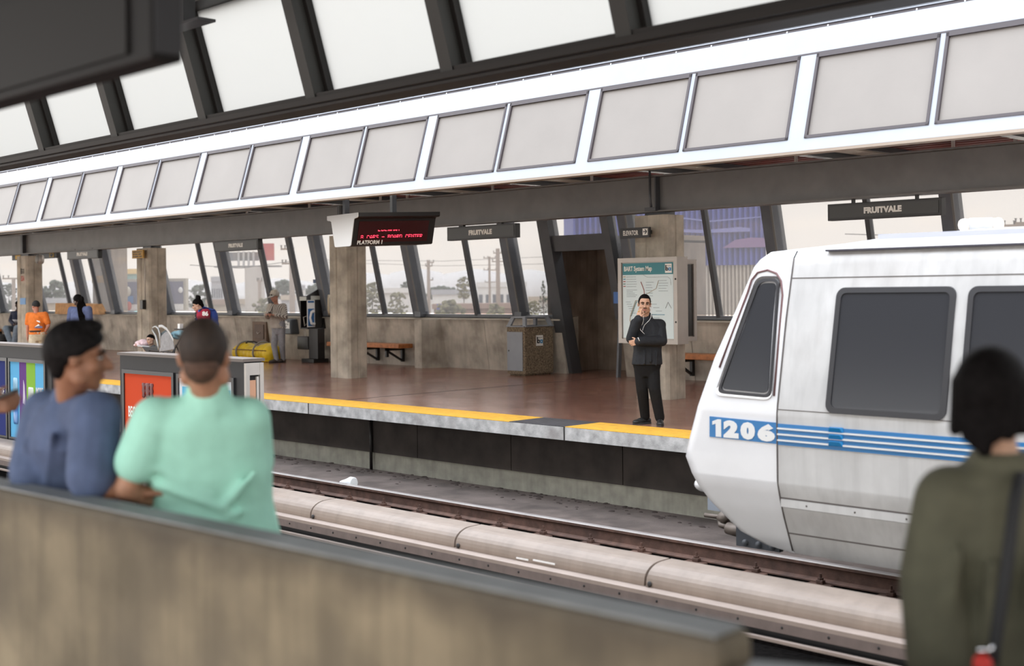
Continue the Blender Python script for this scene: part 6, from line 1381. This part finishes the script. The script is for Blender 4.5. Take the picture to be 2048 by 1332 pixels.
# ---------------------------------------------------------------- person in orange T-shirt
loc = PY(76, 690, 12.9); loc.z = 0; D3 = (loc - CAM).dot(FW)
def op(px, py, fwd=0.): return PD(px, py, D3 - fwd)
SKD = skinm('ruddy', (.45, .2, .14)); fw = FW * .85 + LEFT * .5
P = Person('person', 'person in orange T-shirt, dark cap and khaki trousers seen from behind at left', loc, fw, 1.66, dict(head=op(71.5, 612.5), neck=op(73, 625), shL=op(58, 631, -.05), shR=op(90, 630, .05), chest=op(74, 641), waist=op(75, 655), pelvis=op(76, 668), elL=op(55, 652), wrL=op(55, 673, -.05), elR=op(97, 651, .1), wrR=op(90, 664, .02)), fat=1.08, hs=1.05, face=LEFT * .75 + FW * .6)
P.hands = {'L': dict(dirv=-Z, palm=RT, curl=.5), 'R': dict(dirv=-Z * .9 + LEFT * .3, palm=LEFT, curl=.4)}
P.body(SKD, .01); blob(P.capshape(.012, .0, .1), 'cap', cloth('cap_black', (.012, .012, .013)), P.t, .008, 2)
P.shirt(cloth('orange_tee', (.62, .15, .015)), .86, (.185, .135), .022, .72, 'shirt', .012, it=6)
m = MB(); o = P.W['chest'] - P.f * .172 - Z * .05
m.prism([o + RT * a + Z * b for a, b in ((-.1, -.12), (-.02, -.05), (.1, -.09), (.08, -.13))], -P.f * .006, mat('print_slate', (.12, .13, .22), .7)); m.prism([o + RT * a + Z * b for a, b in ((-.09, -.1), (.0, -.03), (.03, -.06))], -P.f * .01, WHITE); m.prism([o + RT * a + Z * b for a, b in ((-.05, .06), (.03, .04), (.04, .0), (-.03, .03))], -P.f * .008, WHITE); m.build('shirt_print', WHITE, P.t)
P.pants(cloth('khaki', (.50, .43, .32)), .03, .035); P.shoes(BLACKM)
m = MB(); m.loft([P.ring(P.W['pelvis'] + Z * z_, .2, .155, 0) for z_ in (.05, .085)]); m.build('belt', BLACKM, P.t)
# ---------------------------------------------------------------- person with long braids
loc = PY(158, 690, 13.5); loc.z = 0; D4 = (loc - CAM).dot(FW)
def bp2(px, py, fwd=0.): return PD(px, py, D4 - fwd)
SKE = skinm('deep', (.075, .04, .028)); fw = FW * .75 + LEFT * .65
P = Person('person', 'person with long dark braids and a blue shirt seen from behind near the plywood', loc, fw, 1.76, dict(head=bp2(155, 600.5), neck=bp2(158, 613), shL=bp2(143, 620, -.1), shR=bp2(177, 619, .1), chest=bp2(160, 632), waist=bp2(160, 650), pelvis=bp2(160, 666), elL=bp2(139, 645, -.1), wrL=bp2(137, 662), elR=bp2(180, 644, .1), wrR=bp2(179, 660, .1)), fat=1.12, face=LEFT * .9 + FW * .3)
P.body(SKE, .011); P.eyes(.5, HAIRK)
m = P.capshape(.02, -.02, .35)
for k in range(7):
    dx = (k - 3) * .022; top = P.hd((dx * .6, -.095, .03)); m.tube([top, P.W['neck'] - P.f * .14 + P.r * dx * 1.4 + Z * .02, P.W['chest'] - P.f * .2 + P.r * dx * 1.6, lerp(P.W['chest'], P.W['waist'], .7) - P.f * .19 + P.r * dx * 1.2], [.022, .022, .02, .012], 7)
m.ell(P.hd((-.01, -.13, .02)), (.06, .05, .075)); blob(m, 'braids', HAIRK, P.t, .009, 2)
m = MB(); m.ell(P.hd((-.084, .0, -.04)), (.012, .012, .012)); m.build('earring', CHROME, P.t)
P.shirt(cloth('blue_chambray', (.10, .13, .26)), .8, None, .025, .85, 'shirt', .012); P.pants(cloth('dark_jeans', (.03, .035, .05))); P.shoes(BLACKM)
# ---------------------------------------------------------------- seated person
Yt = 18.45; loc = PY(24, 690, Yt); loc.z = 0; D5 = (loc - CAM).dot(FW)
def tp(px, py, dy=0.): return PY(px, py, Yt + dy)
fw = -Yv * .95 + X * .1
P = Person('person', 'seated person in navy and white top and pale jeans, half hidden by the leftmost pillar', loc, fw, 1.75, dict(head=tp(36, 609, .3), neck=tp(34, 620, .38), shR=tp(26, 627, .38), shL=tp(43, 627, .38), chest=tp(34, 636, .4), waist=tp(33, 648, .42), pelvis=tp(32, 655, .42), elR=tp(21, 641, .3), wrR=tp(27, 649, .05), elL=tp(44, 642, .3), wrL=tp(34, 649, .02), hipR=tp(28, 658, .38), hipL=tp(36, 658, .38), knR=tp(12, 657, -.1), knL=tp(34, 656, -.12), anR=tp(21, 684, -.12), anL=tp(29, 684, -.15)), face=fw - Z * .2)
P.body(SKE, .013); blob(P.capshape(.012, .0, .4), 'hair', HAIRK, P.t, .01, 2)
P.shirt(cloth('navy_hoodie', (.012, .018, .05)), .56, None, .025, 1.95, 'top', .015); m = MB(); m.loft([P.ring(lerp(P.W['waist'], P.W['chest'], q_) + P.f * .02, .2, .152, 1) for q_ in (.15, .75)]); m.build('white_panel', cloth('white_panel', (.62, .62, .66)), P.t)
P.pants(cloth('pale_jeans', (.22, .28, .35)), .02, .03, .015); P.shoes(mat('shoe_brown', (.12, .08, .06), .7))
m = MB(); c_ = tp(6, 668, .2); m.ell((c_.x, c_.y, .22), (.2, .16, .22)); tag(blob(m, 'dark_bag', BLACKM, None, .02, 3), 'dark bag on the floor under the bench at far left', 'bag')
# ---------------------------------------------------------------- man in the blue shirt (near, blurred)
def np_(px, py, d): return PD(px, py, d)
loc = np_(150, 1000, 5.0); loc.z = 0; fw = RT * .62 + FW * .78
SKF = skinm('brown', (.29, .135, .075))
P = Person('person', 'dark haired man in a blue short sleeved shirt leaning on the parapet, head turned right', loc, fw, 1.70, dict(head=np_(155, 716, 4.45), neck=np_(140, 800, 4.55), shR=np_(192, 832, 4.38), shL=np_(92, 826, 4.72), chest=np_(142, 890, 4.6), waist=np_(150, 1000, 4.78), pelvis=np_(152, 1075, 4.95), elR=np_(182, 972, 4.3), wrR=np_(285, 985, 4.35), elL=np_(62, 962, 4.6), wrL=np_(110, 985, 4.7)), fat=1.02, hs=1.0, face=RT * .94 + FW * .28 - Z * .05)
P.hands = {'R': dict(dirv=RT + FW * .2, palm=-Z, curl=.4), 'L': dict(dirv=RT, palm=-Z, curl=.4)}
P.body(SKF, .0075, nose=1.25); P.eyes(.6, HAIRK, mat('lip_brown', (.24, .09, .07), .5))
m = P.capshape(.017, -.005, .72); m.ell(P.hd((0, .035, .115)), (.055, .05, .028), (P.fr, P.face, P.up)); m.ell(P.hd((0, -.06, -.02)), (.062, .04, .06), (P.fr, P.face, P.up)); blob(m, 'hair', mat('hair_soft_black', (.009, .008, .008), .6, var=.5, scale=50, spec=.08), P.t, .007, 3)
SHB = cloth('slate_blue_shirt', (.075, .105, .19), bscale=9, bump=.7)
def cx2(m):
    m.cap(P.W['neck'] + Z * .0, P.W['neck'] - Z * .05, .072, .09)
    for xa, ta, xb, tb, dep in ((.11, -.3, .05, .6, .135), (-.08, -.1, -.1, 1.1, .13), (.03, .3, -.03, 1.3, .135)): m.cap(lerp(P.W['chest'], P.W['waist'], ta) + P.r * xa - P.f * dep, lerp(P.W['chest'], P.W['waist'], tb) + P.r * xb - P.f * dep, .012, .02)
P.shirt(SHB, .80, (.19, .145), .024, .86, 'shirt', .009, extra=cx2, top=.98, it=6, ar=(.062, .06, .04)); P.pants(cloth('charcoal_trousers', (.03, .03, .035))); P.shoes(BLACKM)
# ---------------------------------------------------------------- man in pale green T-shirt
loc = np_(428, 1000, 4.5); loc.z = 0; fw = FW * .97 - RT * .1
SKG = skinm('warm', (.40, .205, .125))
P = Person('person', 'heavy man in a pale mint green T-shirt seen from behind, leaning on the parapet', loc, fw, 1.68, dict(head=np_(408, 712, 4.3), neck=np_(416, 785, 4.36), shL=np_(310, 838, 4.32), shR=np_(496, 838, 4.42), chest=np_(412, 905, 4.44), waist=np_(425, 1000, 4.5), pelvis=np_(432, 1070, 4.5), elL=np_(252, 976, 4.3), wrL=np_(310, 998, 4.42), elR=np_(512, 970, 4.72), wrR=np_(480, 1000, 4.9)), fat=1.27, hs=1.05, face=FW * .98 - RT * .06)
P.hands = {'L': dict(dirv=RT, palm=-Z, curl=.4), 'R': dict(dirv=LEFT, palm=-Z, curl=.4)}
P.body(SKG, .0075, jaw=1.25)
m = P.capshape(.008, -.03, .5, sides=.0); blob(m, 'hair', mat('hair_fade', (.028, .017, .011), .7, var=.4, scale=40), P.t, .007, 3)
m = MB(); m.ell(P.hd((0, -.055, -.03)), (.062, .05, .062), (P.fr, P.face, P.up)); blob(m, 'hair_fade', mat('hair_fade_short', (.085, .045, .028), .75, var=.3, scale=60), P.t, .007, 2)
def gx(m):
    m.cap(P.W['neck'] - Z * .0, P.W['neck'] - Z * .06, .078, .1)
    for sd in 'RL': m.cap(lerp(P.W['chest'], P.W['neck'], .35), P.W['sh' + sd], .10, .072)
    for xa, ta, xb, tb, dep in ((-.17, .1, .02, .75, .155), (-.16, .5, .06, 1.0, .165), (.18, .3, .05, 1.05, .16), (.12, 1.1, -.08, 1.5, .17)): m.cap(lerp(P.W['chest'], P.W['waist'], ta) + P.r * xa - P.f * dep, lerp(P.W['chest'], P.W['waist'], tb) + P.r * xb - P.f * dep, .012, .02)
P.shirt(cloth('mint_tee', (.37, .72, .58), bscale=8, bump=.5, var=.06), .80, (.2, .155), .02, .62, 'shirt', .01, extra=gx, it=8, ar=(.058, .054, .045), top=.95); P.pants(cloth('charcoal_trousers', (.03, .03, .035))); P.shoes(BLACKM)
# ---------------------------------------------------------------- woman in the olive coat
loc = np_(1985, 1250, 3.15); loc.z = 0; fw = FW * .98 + RT * .15
P = Person('person', 'woman with a black bob and olive coat standing at the right edge', loc, fw, 1.60, dict(head=np_(1985, 800, 3.1), neck=np_(2005, 912, 3.1), shL=np_(1903, 1003, 3.1), shR=np_(2120, 1012, 3.1), chest=np_(1990, 1080, 3.13), waist=np_(1985, 1195, 3.15), pelvis=np_(1982, 1310, 3.16), elL=np_(1872, 1160, 3.1), wrL=np_(1880, 1330, 3.05), elR=np_(2150, 1190, 3.1), wrR=np_(2140, 1370, 3.05)), fat=.98, hs=.92, face=FW * .8 + RT * .6)
P.body(skinm('tan', (.45, .27, .18)), .0075); P.eyes(.5, HAIRK, mat('lip_rose', (.4, .15, .12), .5))
m = P.capshape(.03, -.12, .55)
for k in range(15):
    a = math.pi * (.86 + k * .1 * 1.0) + .25; x_, y_ = .082 * math.cos(a), .1 * math.sin(a) - .012
    lo_ = -.072 - .05 * math.exp(-(x_ / .045) ** 2) * (1 if y_ < 0 else 0) + random.uniform(-.012, .012)
    m.cap(P.hd((x_ * .9, y_ * .9, .05)), P.hd((x_ * (1.16 if abs(x_) > .05 else .95), y_ * 1.0, lo_)), .03, .017)
blob(m, 'hair', HAIRK, P.t, .006, 2)
OLV = cloth('olive_coat', (.075, .072, .045), bscale=7, bump=.6)
def folds(m, spec, r0=.018, r1=.026):
    for xa, ta, xb, tb, dep in spec:
        a = lerp(P.W['chest'], P.W['waist'], ta) + P.r * xa - P.f * dep; b = lerp(P.W['chest'], P.W['waist'], tb) + P.r * xb - P.f * dep; m.cap(a, b, r0, r1)
def ox(m):
    folds(m, ((-.12, .0, -.15, 3.2, .155), (-.04, .2, -.05, 3.4, .165), (.05, .1, .07, 3.2, .16), (.13, .0, .16, 3.3, .15)), .016, .034)
    m.loft([P.ring(P.W['neck'] + Z * .012, .072, .075, 1), P.ring(P.W['neck'] - Z * .05, .1, .1, 1)])
    for k in range(7): a = math.pi + math.pi * k / 6; c1 = P.w((.2 * math.cos(a), .16 * math.sin(a), .5)); m.cap(c1, lerp(c1, P.W['chest'] + P.r * .13 * math.cos(a) + P.f * .1 * math.sin(a), .9), .05, .02)
P.shirt(OLV,   .48, (.215, .18), .03, 1.95, 'coat', .01, extra=ox, it=6, top=.95, ar=(.062, .06, .05)); P.pants(cloth('charcoal_trousers', (.03, .03, .035))); P.shoes(BLACKM)
m = MB(); s0 = np_(2038, 965, 2.93); m.tube([np_(2075, 960, 3.15), np_(2040, 955, 2.98), np_(2030, 1000, 2.92), np_(2014, 1130, 2.9), np_(1990, 1290, 2.88), np_(1985, 1330, 2.87)], .015, 8); bt = thing('shoulder_bag', 'dark shoulder bag with black strap and red charm worn by the woman in olive', 'bag', np_(1985, 1380, 2.87)); m.build('strap', BLACKM, bt)
m = MB(); c_ = np_(1990, 1430, 2.86); m.ell(c_, (.14, .06, .1), (RT, FW, Z)); blob(m, 'pouch', BLACKM, bt, .012, 3)
m = MB(); m.ell(np_(1965, 1328, 2.86), (.022, .02, .024)); m.build('red_charm', mat('charm_red', (.6, .03, .02), .5), bt)
m = MB(); m.tube([np_(1956, 1302, 2.86), np_(1985, 1296, 2.86)], .008); m.build('clasp', CHROME, bt)
# ---------------------------------------------------------------- person at the left edge, only a hand with a phone in view
loc = np_(-170, 1000, 5.9); loc.z = 0
P = Person('person', 'person mostly outside the left edge, only a hand holding out a dark phone', loc, RT * .6 + FW * .8, 1.72, dict(elR=np_(-100, 880, 5.4), wrR=np_(-24, 812, 5.1)))
P.hands = {'R': dict(dirv=RT + Z * .15, palm=FW, curl=.75)}
P.body(SKF, .009); P.eyes(.5, HAIRK); blob(P.capshape(.012, .01, .62), 'hair', HAIRK, P.t, .008, 2)
P.shirt(cloth('grey_tee', (.2, .2, .21)), .85, None, .02, .8, 'shirt', .012); P.pants(cloth('dark_jeans', (.03, .035, .05))); P.shoes(BLACKM)
m = MB(); c_ = np_(10, 790, 5.05); m.ob(c_, (RT * .9 + Z * .35).normalized() * .045, FW * .035, Z * .006); tag(m.build('phone', BLACK), 'dark phone held out by the hand at the left edge', 'phone')
